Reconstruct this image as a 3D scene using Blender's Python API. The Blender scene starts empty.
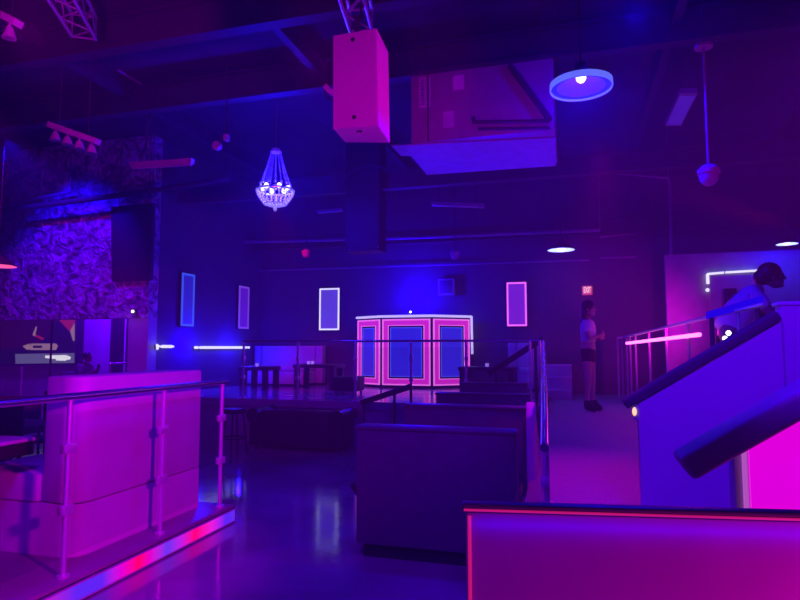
import bpy, bmesh, math, random
from mathutils import Vector, Matrix
random.seed(7)
PI = math.pi
C = bpy.context.scene.collection
sc = bpy.context.scene
sc.view_settings.view_transform = 'Standard'
sc.view_settings.look = 'None'
sc.view_settings.exposure = 0
sc.cycles.use_denoising = True
sc.cycles.max_bounces = 8
sc.cycles.sample_clamp_indirect = 4.0
sc.cycles.sample_clamp_direct = 0

# ------------------------------------------------------------------ camera
EYE = 1.55
YAW, PITCH, FPX = math.radians(16), math.radians(4.57), 600.0
cd = bpy.data.cameras.new('camera'); cam = bpy.data.objects.new('camera', cd); C.objects.link(cam)
cam.location = (0, 0, EYE); cam.rotation_euler = (PI/2 + PITCH, 0, YAW)
cd.sensor_width = 36; cd.lens = 36 * FPX / 800; cd.clip_start = .05; cd.clip_end = 200
sc.camera = cam
_r = Vector((math.cos(YAW), math.sin(YAW), 0))
_f = Vector((-math.sin(YAW)*math.cos(PITCH), math.cos(YAW)*math.cos(PITCH), math.sin(PITCH)))
_u = Vector((math.sin(YAW)*math.sin(PITCH), -math.cos(YAW)*math.sin(PITCH), math.cos(PITCH)))
def at(px, py, X=None, Y=None, Z=None):
    """survey point: where the sight line of a photo point meets a plane of the room"""
    d = _f + _r*((px-400)/FPX) + _u*((300-py)/FPX)
    if X is not None: t = X/d.x
    elif Y is not None: t = Y/d.y
    else: t = (Z-EYE)/d.z
    return Vector((d.x*t, d.y*t, EYE+d.z*t))

# ------------------------------------------------------------------ materials
def _new(name):
    m = bpy.data.materials.new(name); m.use_nodes = True
    return m, m.node_tree.nodes, m.node_tree.links, m.node_tree.nodes['Principled BSDF']
def mat(name, col, rough=.5, metal=0, noise=.12, scale=6, bump=0, spec=.5, coat=0):
    m, n, l, b = _new(name)
    tc = n.new('ShaderNodeTexCoord'); nz = n.new('ShaderNodeTexNoise'); nz.inputs['Scale'].default_value = scale
    nz.inputs['Detail'].default_value = 4
    l.new(tc.outputs['Object'], nz.inputs['Vector'])
    cr = n.new('ShaderNodeValToRGB')
    lo = [max(0, c*(1-noise)) for c in col]; hi = [min(1, c*(1+noise)) for c in col]
    cr.color_ramp.elements[0].position = .3; cr.color_ramp.elements[1].position = .7
    cr.color_ramp.elements[0].color = (*lo, 1); cr.color_ramp.elements[1].color = (*hi, 1)
    l.new(nz.outputs['Fac'], cr.inputs['Fac']); l.new(cr.outputs['Color'], b.inputs['Base Color'])
    b.inputs['Roughness'].default_value = rough; b.inputs['Metallic'].default_value = metal
    b.inputs['Specular IOR Level'].default_value = spec
    if coat: b.inputs['Coat Weight'].default_value = coat
    if bump:
        bp = n.new('ShaderNodeBump'); bp.inputs['Strength'].default_value = bump; bp.inputs['Distance'].default_value = .02
        l.new(nz.outputs['Fac'], bp.inputs['Height']); l.new(bp.outputs['Normal'], b.inputs['Normal'])
    return m
def emit(name, col, s, base=(.2, .2, .2), noise=.06, scale=3):
    m, n, l, b = _new(name)
    b.inputs['Base Color'].default_value = (*base, 1); b.inputs['Roughness'].default_value = .4
    b.inputs['Emission Color'].default_value = (*col, 1)
    tc = n.new('ShaderNodeTexCoord'); nz = n.new('ShaderNodeTexNoise'); nz.inputs['Scale'].default_value = scale
    l.new(tc.outputs['Object'], nz.inputs['Vector'])
    mr = n.new('ShaderNodeMapRange'); mr.inputs['To Min'].default_value = s*(1-noise); mr.inputs['To Max'].default_value = s*(1+noise)
    l.new(nz.outputs['Fac'], mr.inputs['Value']); l.new(mr.outputs['Result'], b.inputs['Emission Strength'])
    if name.startswith('screen'): b.inputs['Base Color'].default_value = (.01, .01, .01, 1); b.inputs['Specular IOR Level'].default_value = .1
    return m
def strip_mat():
    # colour-changing LED tape: red, magenta, violet and blue diodes along its length
    m, n, l, b = _new('led_tape_colours')
    b.inputs['Base Color'].default_value = (.02, .02, .02, 1)
    tc = n.new('ShaderNodeTexCoord'); sp = n.new('ShaderNodeSeparateXYZ'); l.new(tc.outputs['Object'], sp.inputs[0])
    mr = n.new('ShaderNodeMapRange'); mr.inputs['From Min'].default_value = 0; mr.inputs['From Max'].default_value = 3.4
    l.new(sp.outputs['Y'], mr.inputs['Value'])
    cr = n.new('ShaderNodeValToRGB'); e = cr.color_ramp.elements
    pts = [(0, (.1, .04, .8)), (.3, (.95, 0, .1)), (.47, (.09, .015, .8)), (.53, (.09, .015, .8)), (.58, (.7, .0, .6)), (.63, (.95, 0, .08)), (.665, (.7, .0, .55)),
           (.72, (.10, .03, .8)), (.77, (.5, .01, .7)), (.82, (.95, 0, .13)), (.89, (.75, .01, .65)), (.95, (.08, .015, .85)), (1, (.12, .02, .8))]
    e[0].position, e[0].color = pts[0][0], (*pts[0][1], 1); e[1].position, e[1].color = pts[-1][0], (*pts[-1][1], 1)
    for p, c in pts[1:-1]:
        k = e.new(p); k.color = (*c, 1)
    l.new(mr.outputs[0], cr.inputs[0]); l.new(cr.outputs[0], b.inputs['Emission Color']); b.inputs['Emission Strength'].default_value = 1.15
    return m
def rough_wall_mat():
    m, n, l, b = _new('crumpled_plaster')
    tc = n.new('ShaderNodeTexCoord'); mp = n.new('ShaderNodeMapping'); l.new(tc.outputs['Object'], mp.inputs[0])
    nz = n.new('ShaderNodeTexNoise'); nz.inputs['Scale'].default_value = 5; nz.inputs['Detail'].default_value = 5; nz.inputs['Roughness'].default_value = .55; nz.inputs['Distortion'].default_value = 1.1
    l.new(mp.outputs[0], nz.inputs['Vector'])
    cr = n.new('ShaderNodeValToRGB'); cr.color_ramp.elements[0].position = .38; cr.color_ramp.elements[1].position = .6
    cr.color_ramp.elements[0].color = (.22, .22, .22, 1); cr.color_ramp.elements[1].color = (.8, .8, .8, 1)  # tone contrast stands in for highlights and shade on the relief
    l.new(nz.outputs['Fac'], cr.inputs[0]); l.new(cr.outputs[0], b.inputs['Base Color']); b.inputs['Roughness'].default_value = .7
    bp = n.new('ShaderNodeBump'); bp.inputs['Strength'].default_value = 1; bp.inputs['Distance'].default_value = .45
    l.new(nz.outputs['Fac'], bp.inputs['Height']); l.new(bp.outputs[0], b.inputs['Normal'])
    return m
def glass_mat():
    m = bpy.data.materials.new('clear_glass'); m.use_nodes = True; n, l = m.node_tree.nodes, m.node_tree.links
    n.remove(n['Principled BSDF']); o = n['Material Output']
    t = n.new('ShaderNodeBsdfTransparent'); t.inputs[0].default_value = (.93, .93, .95, 1)
    g = n.new('ShaderNodeBsdfGlossy'); g.inputs['Roughness'].default_value = .02
    fr = n.new('ShaderNodeLayerWeight'); fr.inputs[0].default_value = .12
    mr = n.new('ShaderNodeMath'); mr.operation = 'MULTIPLY'; mr.inputs[1].default_value = .35; l.new(fr.outputs['Fresnel'], mr.inputs[0])
    mx = n.new('ShaderNodeMixShader'); l.new(mr.outputs[0], mx.inputs[0]); l.new(t.outputs[0], mx.inputs[1]); l.new(g.outputs[0], mx.inputs[2]); l.new(mx.outputs[0], o.inputs[0])
    return m
def floor_mat():
    m, n, l, b = _new('polished_concrete')
    tc = n.new('ShaderNodeTexCoord'); nz = n.new('ShaderNodeTexNoise'); nz.inputs['Scale'].default_value = 1.2; nz.inputs['Detail'].default_value = 6
    l.new(tc.outputs['Object'], nz.inputs['Vector'])
    cr = n.new('ShaderNodeValToRGB'); cr.color_ramp.elements[0].color = (.16, .16, .17, 1); cr.color_ramp.elements[1].color = (.34, .34, .35, 1)
    cr.color_ramp.elements[0].position = .3; cr.color_ramp.elements[1].position = .7
    l.new(nz.outputs['Fac'], cr.inputs[0]); l.new(cr.outputs[0], b.inputs['Base Color'])
    mr = n.new('ShaderNodeMapRange'); mr.inputs['To Min'].default_value = .05; mr.inputs['To Max'].default_value = .15; b.inputs['Specular IOR Level'].default_value = .6; b.inputs['IOR'].default_value = 2.0
    l.new(nz.outputs['Fac'], mr.inputs[0]); l.new(mr.outputs[0], b.inputs['Roughness'])
    n2 = n.new('ShaderNodeTexNoise'); n2.inputs['Scale'].default_value = 9; l.new(tc.outputs['Object'], n2.inputs['Vector'])
    bp = n.new('ShaderNodeBump'); bp.inputs['Strength'].default_value = .12; bp.inputs['Distance'].default_value = .01
    l.new(n2.outputs['Fac'], bp.inputs['Height']); l.new(bp.outputs[0], b.inputs['Normal'])
    return m

M = dict(
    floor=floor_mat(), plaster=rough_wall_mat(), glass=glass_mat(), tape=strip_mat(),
    ceil=mat('dark_ceiling_paint', (.05, .047, .053), .9, scale=1.2, noise=.3),
    steel=mat('dark_painted_steel', (.05, .047, .055), .6),
    pipe=mat('galvanised_pipe', (.3, .3, .32), .5, .3),
    wall_dark=mat('dark_wall_paint', (.085, .085, .1), .75, scale=2),
    wall_mid=mat('grey_wall_paint', (.42, .42, .44), .7, scale=2),
    white=mat('white_paint', (.72, .72, .72), .55, noise=.04, scale=2),
    offwhite=mat('white_cabinet_paint', (.66, .64, .66), .5, noise=.04),
    black=mat('black_paint', (.018, .017, .02), .5),
    vinyl_black=mat('black_vinyl', (.03, .027, .032), .42, scale=12, bump=.05),
    vinyl_dark=mat('dark_grey_vinyl', (.10, .095, .11), .45, scale=12, bump=.05),
    vinyl_light=mat('pale_grey_vinyl', (.55, .53, .55), .5, noise=.05, scale=5, bump=.03),
    vinyl_mid=mat('mid_grey_vinyl', (.34, .33, .35), .5, scale=5),
    chrome=mat('brushed_steel', (.75, .75, .78), .3, .6, noise=.05, scale=30),
    rail_top=mat('polished_rail_steel', (.7, .7, .74), .25, 1, noise=.05, scale=30), carpet=mat('grey_ramp_carpet', (.3, .3, .31), .85, scale=40, bump=.2),
    deckfloor=mat('platform_floor_boards', (.22, .2, .22), .28, scale=3),
    stagefloor=mat('stage_floor_paint', (.4, .38, .4), .16, scale=3),
    wood_black=mat('black_stained_wood', (.03, .028, .03), .4, scale=15),
    skin=mat('skin', (.45, .3, .24), .55, noise=.05), skin_dark=mat('deep_skin', (.3, .18, .13), .55, noise=.05), hair=mat('black_hair', (.012, .01, .012), .4, scale=40),
    cloth_white=mat('white_cotton', (.75, .74, .75), .8, noise=.06, scale=20), cloth_black=mat('black_cotton', (.02, .02, .022), .85), cloth_grey=mat('grey_cotton', (.2, .2, .22), .8),
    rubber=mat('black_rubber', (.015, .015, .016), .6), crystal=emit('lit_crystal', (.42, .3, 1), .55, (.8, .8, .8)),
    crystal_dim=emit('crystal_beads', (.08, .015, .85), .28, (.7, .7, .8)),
    bulb_white=emit('white_bulb', (.9, .85, 1), 3), bulb_warm=emit('warm_bulb', (1, .5, .22), 1.5),
    bulb_blue=emit('blue_white_bulb', (.55, .65, 1), 5), shade_in=emit('blue_lit_enamel', (.12, .2, 1), .55, (.5, .5, .6)),
    lamp_disc=emit('white_lamp_disc', (.5, .62, 1), 1.6), lamp_red=emit('red_lamp_disc', (1, .08, .3), 1.4),
    led_white=emit('white_led_tube', (.7, .68, 1), 1.3), led_lav=emit('lavender_led_tube', (.55, .45, 1), 1.15), led_blue=emit('blue_led_tube', (.03, .12, 1), .75),
    led_violet=emit('violet_led_tube', (.28, .08, .95), .62), led_pinkw=emit('magenta_led_tube', (.85, .12, .95), 1.3), led_pink=emit('hot_pink_led_tube', (1, .12, .7), 4),
    led_mag=emit('magenta_light_panel', (.62, .015, .5), .95), led_edge=emit('pink_edge_light', (.9, .16, .8), 1.05),
    glow_blue=emit('blue_light_panel', (.014, .02, .8), .7, noise=.18, scale=2), glow_lav=emit('lavender_light_panel', (.13, .07, .75), .62, noise=.15), glow_violet=emit('violet_light_panel', (.12, .01, .55), .6, noise=.15),
    glow_mag=emit('purple_light_panel', (.22, .015, .62), .7, noise=.15), glow_dkblue=emit('deep_blue_light_panel', (.005, .02, .45), .55, noise=.2),
    edge_blue=emit('blue_edge_light', (.06, .1, 1), .9), pink_panel=emit('pink_lit_wall', (.78, 0, .72), .98, noise=.03), pipe_red=emit('red_glow_piping', (.85, .012, .17), .52, noise=.15),
    exit_face=emit('exit_sign_face', (.85, .06, .12), .55), exit_text=emit('exit_sign_letters', (1, .55, .6), 1.1),
    tv_black=emit('screen_dark_picture', (.012, .004, .035), .9, (.02, .02, .02)), tv_blue=emit('screen_blue_picture', (.006, .002, .04), .7), tv_red=emit('screen_red_picture', (.3, .008, .05), .8), tv_tan=emit('screen_tan_picture', (.33, .17, .22), .8), tv_grey=emit('screen_grey_picture', (.10, .085, .2), .9), tv_white=emit('screen_white_picture', (.8, .75, .85), 1),
    spot_white=emit('small_white_spot', (1, .95, .9), 6), deck_blue=emit('blue_glow_emission', (0, 0, 1), .7, (.02, .02, .02), noise=.1),
)

# ------------------------------------------------------------------ mesh helpers
ORG = {}
class MB:
    def __init__(s): s.bm = bmesh.new()
    def _add(s, verts, M4=None):
        if M4 is not None: bmesh.ops.transform(s.bm, matrix=M4, verts=verts)
    def box(s, lo, hi, bev=0, rot=None, seg=2):
        lo, hi = Vector(lo), Vector(hi); c = (lo+hi)/2; d = hi-lo
        t = bmesh.new(); bmesh.ops.create_cube(t, size=1)
        bmesh.ops.scale(t, vec=(abs(d.x), abs(d.y), abs(d.z)), verts=t.verts)
        if bev: bmesh.ops.bevel(t, geom=t.edges[:], offset=bev, segments=seg, affect='EDGES', profile=.5)
        if rot: bmesh.ops.rotate(t, cent=(0, 0, 0), matrix=Matrix.Rotation(rot, 3, 'Z'), verts=t.verts)
        bmesh.ops.translate(t, vec=c, verts=t.verts); s._merge(t); return s
    def _merge(s, t):
        me = bpy.data.meshes.new('t'); t.to_mesh(me); s.bm.from_mesh(me); bpy.data.meshes.remove(me); t.free()
    def cone(s, a, b, r1, r2, seg=12):
        a, b = Vector(a), Vector(b); d = b-a
        t = bmesh.new(); bmesh.ops.create_cone(t, cap_ends=True, segments=seg, radius1=r1, radius2=r2, depth=d.length)
        bmesh.ops.transform(t, matrix=Matrix.Translation((a+b)/2) @ d.to_track_quat('Z', 'Y').to_matrix().to_4x4(), verts=t.verts)
        s._merge(t); return s
    def cyl(s, a, b, r, seg=12): return s.cone(a, b, r, r, seg)
    def tube(s, pts, r, seg=10):
        for a, b in zip(pts[:-1], pts[1:]): s.cyl(a, b, r, seg)
        for p in pts[1:-1]: s.ball(p, r, seg=seg)
        return s
    def ball(s, c, r, sc_=(1, 1, 1), seg=12):
        t = bmesh.new(); bmesh.ops.create_uvsphere(t, u_segments=seg, v_segments=max(6, seg*2//3), radius=r)
        bmesh.ops.scale(t, vec=sc_, verts=t.verts); bmesh.ops.translate(t, vec=c, verts=t.verts); s._merge(t); return s
    def bar(s, a, b, w, h, up=(0, 0, 1), bev=0):
        """rectangular bar from a to b, w sideways, h along up"""
        a, b = Vector(a), Vector(b); d = (b-a); L = d.length; d.normalize()
        sx = d.cross(Vector(up)).normalized(); uz = sx.cross(d)
        t = bmesh.new(); bmesh.ops.create_cube(t, size=1); bmesh.ops.scale(t, vec=(w, L, h), verts=t.verts)
        if bev: bmesh.ops.bevel(t, geom=t.edges[:], offset=bev, segments=3, affect='EDGES', profile=.5)
        m = Matrix((sx, d, uz)).transposed().to_4x4(); m.translation = (a+b)/2
        bmesh.ops.transform(t, matrix=m, verts=t.verts); s._merge(t); return s
    def prism(s, pts, axis, lo, hi, bev=0):
        """2-D outline pushed along an axis; for x the outline is (y,z), for y (x,z), for z (x,y)"""
        def v(p, k): return {'x': (k, p[0], p[1]), 'y': (p[0], k, p[1]), 'z': (p[0], p[1], k)}[axis]
        t = bmesh.new(); A = [t.verts.new(v(p, lo)) for p in pts]; B = [t.verts.new(v(p, hi)) for p in pts]
        t.faces.new(A); t.faces.new(B[::-1]); n = len(pts)
        for i in range(n): t.faces.new((A[i], B[i], B[(i+1) % n], A[(i+1) % n]))
        bmesh.ops.recalc_face_normals(t, faces=t.faces)
        if bev: bmesh.ops.bevel(t, geom=t.edges[:], offset=bev, segments=2, affect='EDGES', profile=.5)
        s._merge(t); return s
    def hexa(s, p):
        t = bmesh.new(); v = [t.verts.new(q) for q in p]
        for f in ((0, 1, 2, 3), (4, 5, 6, 7), (0, 1, 5, 4), (1, 2, 6, 5), (2, 3, 7, 6), (3, 0, 4, 7)): t.faces.new([v[i] for i in f])
        bmesh.ops.recalc_face_normals(t, faces=t.faces); s._merge(t); return s
    def quad(s, *p):
        t = bmesh.new(); t.faces.new([t.verts.new(q) for q in p]); s._merge(t); return s
    def lathe(s, prof, c, seg=24):
        t = bmesh.new(); rings = []
        for r, z in prof:
            rings.append([t.verts.new((c[0]+r*math.cos(2*PI*i/seg), c[1]+r*math.sin(2*PI*i/seg), c[2]+z)) for i in range(seg)])
        for a, b in zip(rings[:-1], rings[1:]):
            for i in range(seg): t.faces.new((a[i], a[(i+1) % seg], b[(i+1) % seg], b[i]))
        bmesh.ops.remove_doubles(t, verts=t.verts, dist=1e-5); bmesh.ops.recalc_face_normals(t, faces=t.faces); s._merge(t); return s
    def build(s, name, m, parent=None, org=None, smooth=True):
        o_ = ORG[parent.name] if parent else (Vector(org) if org is not None else None)
        if o_ is None:
            xs = [v.co for v in s.bm.verts]
            lo = [min(v[i] for v in xs) for i in range(3)]; hi = [max(v[i] for v in xs) for i in range(3)]
            o_ = Vector(((lo[0]+hi[0])/2, (lo[1]+hi[1])/2, lo[2]))
        bmesh.ops.translate(s.bm, vec=-o_, verts=s.bm.verts)
        me = bpy.data.meshes.new(name); s.bm.to_mesh(me); s.bm.free()
        if smooth:
            for p in me.polygons: p.use_smooth = True
            me.set_sharp_from_angle(angle=math.radians(35))
        me.materials.append(M[m] if isinstance(m, str) else m)
        ob = bpy.data.objects.new(name, me); C.objects.link(ob)
        if parent: ob.parent = parent
        else: ob.location = o_
        ORG[ob.name] = o_
        return ob
def tag(o, label, cat, group=None, kind=None):
    o['label'] = label; o['category'] = cat
    if group: o['group'] = group
    if kind: o['kind'] = kind
    return o
def thing(name, loc, label, cat, group=None):
    o = bpy.data.objects.new(name, None); C.objects.link(o); o.location = loc; o.empty_display_size = .1
    ORG[o.name] = Vector(loc); return tag(o, label, cat, group)
def struct(name, b, m, label=None, cat=None):
    o = b.build(name, m); o['kind'] = 'structure'
    if label: o['label'] = label; o['category'] = cat
    return o
def copy_tree(o, loc, label, rotz=None, group=None):
    r = o.copy(); C.objects.link(r); r.location = loc; r['label'] = label
    if rotz is not None: r.rotation_euler = (0, 0, rotz)
    if group: r['group'] = group
    for ch in list(o.children):
        c = ch.copy(); C.objects.link(c); c.parent = r
        for g in list(ch.children):
            d = g.copy(); C.objects.link(d); d.parent = c
    return r
def lamp(name, kind, loc, col, watts, to=None, size=.1, sizey=None, angle=60, blend=.6):
    ld = bpy.data.lights.new(name, kind); ld.color = col; ld.energy = watts
    if kind == 'AREA':
        ld.size = size
        if sizey: ld.shape = 'RECTANGLE'; ld.size_y = sizey
    else: ld.shadow_soft_size = size
    if kind == 'SPOT': ld.spot_size = math.radians(angle); ld.spot_blend = blend
    o = bpy.data.objects.new(name, ld); C.objects.link(o); o.location = loc
    if to is not None: o.rotation_euler = (Vector(to)-Vector(loc)).to_track_quat('-Z', 'Y').to_euler()
    return o

# ------------------------------------------------------------------ the room
XL, YB, YW, CEIL = -7.3, 13.1, 9.08, 5.45
struct('floor', MB().box((-17, -5, -.1), (8, 14, 0)), 'floor')
struct('ceiling', MB().box((-17, -5, CEIL), (8, 14, CEIL+.1)), 'ceil')
struct('wall_back', MB().box((XL-.1, YB, 0), (8, YB+.12, CEIL)), 'wall_dark')
struct('wall_left', MB().box((XL-.12, YW+.25, 0), (XL, YB, CEIL)), 'wall_dark')
# textured wall with its wide opening into the side bar
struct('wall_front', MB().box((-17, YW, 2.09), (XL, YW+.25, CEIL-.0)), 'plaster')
struct('trim_2', MB().box((-7.72, YW+.01, 0), (XL, YW+.25, 2.089)), 'wall_mid')
struct('wall_bar', MB().box((-17, 12.75, 0), (XL-.12, 12.87, CEIL)), 'wall_mid')
struct('wall_right', MB().box((at(665, 253, Y=10.5).x, 10.5, 0), (8, 10.62, 3.06)), mat('lilac_wall_paint', (.3, .3, .32), .7))
# door at the back of the side bar
dA, dB = at(111, 320, Y=12.7), at(130, 375, Y=12.7)
struct('door_1', MB().box((dA.x, 12.70, 0), (dB.x+.15, 12.75, 2.3)), 'black')
struct('trim_1', MB().box((at(126, 320, Y=12.68).x-.02, 12.67, 0), (at(126, 320, Y=12.68).x+.02, 12.70, 2.3)), 'white')
# raised areas
STZ, STY = .7, 9.1
struct('stage', MB().box((XL, STY, 0), (-.42, YB, STZ-.03)).box((XL, STY-.03, STZ-.12), (-.42, YB, STZ)), 'stagefloor', 'low dark stage across the back of the club, lit purple along its front edge', 'stage')
def rz(y): return max(0, min(.6, .6*(y-2.6)/6.4))
struct('ramp', MB().prism([(2.6, 0), (9.0, .6), (YB, .6), (YB, 0)], 'x', -.42, 1.12), 'carpet', 'carpeted ramp rising between the steel rail and the white half wall', 'ramp')
DZ = .65
struct('deck', MB().prism([(1.13, 10.45), (1.5, 5.15), (7.8, 5.15), (7.8, 10.45)], 'z', 0, DZ), 'wall_dark', 'raised deck behind the white half wall at right', 'deck')
PX = -2.955
struct('platform', MB().box((-17, .9, 0), (PX, 4.9, .15), bev=.008), 'deckfloor', 'low platform under the left hand banquette with a light strip along its edge', 'platform')

# ceiling structure
def beam(y, z, h, x0=-16.9, x1=7.9, w=.16, lab=''):
    b = MB().box((x0, y-w/2, z), (x1, y+w/2, z+.03)).box((x0, y-w/2, z+h-.03), (x1, y+w/2, z+h)).box((x0, y-.015, z+.03), (x1, y+.015, z+h-.03))
    o = struct('ceiling_beam', b, 'steel', lab, 'beam'); return o

beam(12.55, 3.82, .30, XL+.01, lab='dark steel beam crossing the room just before the back wall')
beam(9.9, 4.32, .32, XL+.01, lab='dark steel beam above the front edge of the stage')
beam(7.2, 5.0, .4, lab='dark steel beam behind the ceiling air unit')
beam(5.6, 5.02, .4, lab='dark steel beam nearest to the hanging speaker')
for i, x in enumerate((-6.2, -3.2, 1.2, 3.4)):
    struct('ceiling_joist', MB().box((x-.05, -3, 5.2), (x+.05, 13.0, 5.44)), 'steel', ('dark roof joist over the left platform', 'dark roof joist left of the hanging speaker', 'dark roof joist right of the big pendant lamp', 'dark roof joist over the right deck')[i], 'joist')

# pipes and conduits
def pipe(name, pts, r, label, m='pipe', cat='pipe'):
    b = MB().tube(pts, r, 8)
    if min(p[2] for p in pts) > 2.5 and pts[0][1] < 12.9:
        for q in (pts[0], pts[-1]): b.cyl((q[0], q[1], q[2]), (q[0], q[1], CEIL), .006, 6)
    return tag(b.build(name, m), label, cat)
pipe('conduit', [at(253, 271, Y=13.0), at(590, 260, Y=13.0)], .02, 'thin straight conduit along the back wall above the glowing wall panels')
pipe('pipe', [at(-5, 88, Y=7.0), at(205, 54, Y=7.0)], .055, 'thick pipe crossing the ceiling at upper left')
pipe('conduit', [at(118, 70, Y=6.7), at(182, 109, Y=8.0)], .02, 'thin conduit slanting down from the thick ceiling pipe at upper left')
pipe('conduit', [at(-2, 206, Y=8.9), at(70, 192, Y=8.9)], .03, 'pale cable tray stub at the top left of the textured wall')
pipe('pipe', [at(-2, 211, Y=8.7), at(152, 191, Y=8.7), at(230, 178, Y=8.7)], .05, 'dark pipe crossing in front of the top of the textured wall', 'steel')
pipe('pipe', [at(430, 177, Y=11), at(605, 172, Y=11), at(668, 178, Y=11), at(671, 186, Y=11), at(671, 255, Y=10.4)], .022, 'thin pipe that runs right and bends down to the right wall corner')
pipe('pipe', [at(205, 243, Y=12.3), at(400, 238, Y=12.3), at(600, 230, Y=12.3)], .04, 'long horizontal pipe under the beam before the back wall')
pipe('conduit', [at(600, 237, Y=13.07), at(650, 231, Y=13.07)], .03, 'short pale conduit above the exit sign')
pipe('conduit', [at(600, 258, Y=13.08), at(636, 257, Y=13.08)], .02, 'short thin conduit right of the exit sign')
def cable(px, y, r, label, n=10, sag=.0):
    pts = [at(a, b, Y=y) for a, b in px]
    b = MB().tube(pts, r, 6)
    for q in (pts[0], pts[-1]): b.cyl(q, (q.x, q.y, CEIL), .006, 6)
    return tag(b.build('cable', 'steel'), label, 'cable')
cable([(153, 187), (170, 193), (185, 191), (200, 180)], 8.8, .012, 'loose cable sagging right of the textured wall top')
cable([(146, 150), (147, 130), (153, 112), (158, 108)], 7.5, .012, 'thin cable hanging above the pink ceiling tube')
cable([(340, 184), (352, 170), (372, 165), (400, 172), (425, 170)], 9.5, .014, 'cable sagging below the air unit')

# ------------------------------------------------------------------ haze-free lamps hung in the room
def pendant(c, rad, label, lit, first_detail=True):
    c = Vector(c); t = thing('pendant_lamp', c, label, 'pendant lamp')
    MB().lathe([(rad, 0), (rad*.97, .012), (rad*.75, rad*.28), (rad*.35, rad*.5), (rad*.2, rad*.62), (rad*.2, rad*.8), (0, rad*.8)], c).build('shade', 'steel', t)
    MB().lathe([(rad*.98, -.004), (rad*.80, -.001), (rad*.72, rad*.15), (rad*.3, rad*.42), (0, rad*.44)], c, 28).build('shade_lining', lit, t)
    MB().cyl(c+Vector((0, 0, rad*.78)), (c.x, c.y, CEIL), .008, 6).build('cord', 'steel', t)
    return t
pc = at(581, 87, Y=5.0)
t = pendant(pc, .245, 'large round pendant lamp with a bare bulb right of the air unit', emit('dim_blue_lit_enamel', (.03, .05, .8), .3, (.1, .1, .15)))
MB().lathe([(.248, -.02), (.251, .0), (.249, .035), (.243, .035), (.240, -.015), (.248, -.02)], pc, 36).build('rim', emit('lit_enamel_rim', (.12, .17, 1), .85), t)  # bulb light on the lining and rim is put into their emission
MB().ball(at(581, 78, Y=4.95), .04).build('bulb', 'bulb_blue', t)
for (px, py, y, r, lab) in ((561, 250, 11.5, .25, 'bright white pendant lamp above the stage, left of the exit sign'), (787, 244, 10.0, .145, 'bright white pendant lamp at the far right above the deck person')):
    p = at(px, py, Y=y); t = pendant(p, r, lab, 'lamp_disc'); MB().ball(p+Vector((0, 0, .01)), r*.3, (1, 1, .5)).build('bulb', 'bulb_blue', t)
p = at(-2, 266, Y=7.5); t = pendant(p, .27, 'red-lit pendant lamp at the left edge before the textured wall', 'lamp_red'); MB().ball(p+Vector((0, 0, .03)), .04).build('bulb', 'lamp_red', t)

# chandelier
cb = at(275, 211, Y=8.0); ct = thing('chandelier', (cb.x, cb.y, cb.z), 'crystal bead chandelier hanging on a thin rod left of the speaker', 'chandelier')
def chz(py): return at(275, py, Y=8.0).z
z0, zr, zb, ztop = chz(152), chz(188), chz(204), chz(154)
R0, R1, R2, R3 = .075, .225, .275, .155
cx, cy = cb.x, cb.y
MB().cyl((cx, cy, z0), (cx, cy, CEIL), .007, 6).build('rod', 'pipe', ct)
MB().lathe([(0, .06), (.05, .05), (R0, .02), (R0+.01, -.01), (0, -.01)], (cx, cy, z0), 20).build('crown', 'crystal_dim', ct)
MB().lathe([(R2-.012, -.012), (R2+.012, -.012), (R2+.012, .012), (R2-.012, .012), (R2-.012, -.012)], (cx, cy, zr-.04), 28).build('hoop', 'chrome', ct)
MB().lathe([(R3-.01, -.01), (R3+.01, -.01), (R3+.01, .01), (R3-.01, .01), (R3-.01, -.01)], (cx, cy, zb), 24).build('hoop', 'chrome', ct)
for i in range(14):
    a = 2*PI*(i+.5)/14; b = MB()
    for k in range(17):
        q = k/16; r = R0+(R1-R0)*(q**1.25); b.ball((cx+r*math.cos(a), cy+r*math.sin(a), z0-(z0-zr-.05)*q), .0085 if k < 16 else .02, seg=6)
    b.build('bead_strand', 'crystal_dim', ct)
for i in range(22):
    a = 2*PI*i/22; b = MB()
    for k in range(7):
        q = k/6; r = R2+(R3-R2)*(q**1.6); b.ball((cx+r*math.cos(a), cy+r*math.sin(a), zr-.04-(zr-.04-zb)*q), .017, seg=6)
    b.build('crystal_strand', 'crystal', ct)
for i in range(12):
    a = 2*PI*i/12; b = MB()
    for k in range(8):
        q = k/7; r = R3*(1-q)+.01; b.ball((cx+r*math.cos(a), cy+r*math.sin(a), zb-.04*q), .016, seg=6)
    b.build('crystal_strand', 'crystal', ct)
MB().ball((cx, cy, zb-.075), .028, (1, 1, 1.3)).build('finial', 'crystal', ct)
for i in range(6):
    a = 2*PI*(i+.25)/6; q = (cx+.19*math.cos(a), cy+.19*math.sin(a), zr-.03)
    s_ = MB().cyl((q[0], q[1], q[2]-.05), q, .012, 8).build('candle_holder', 'chrome', ct)
    MB().ball((q[0], q[1], q[2]+.025), .034, (1, 1, 1.25)).build('bulb', 'bulb_white', ct)

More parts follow.
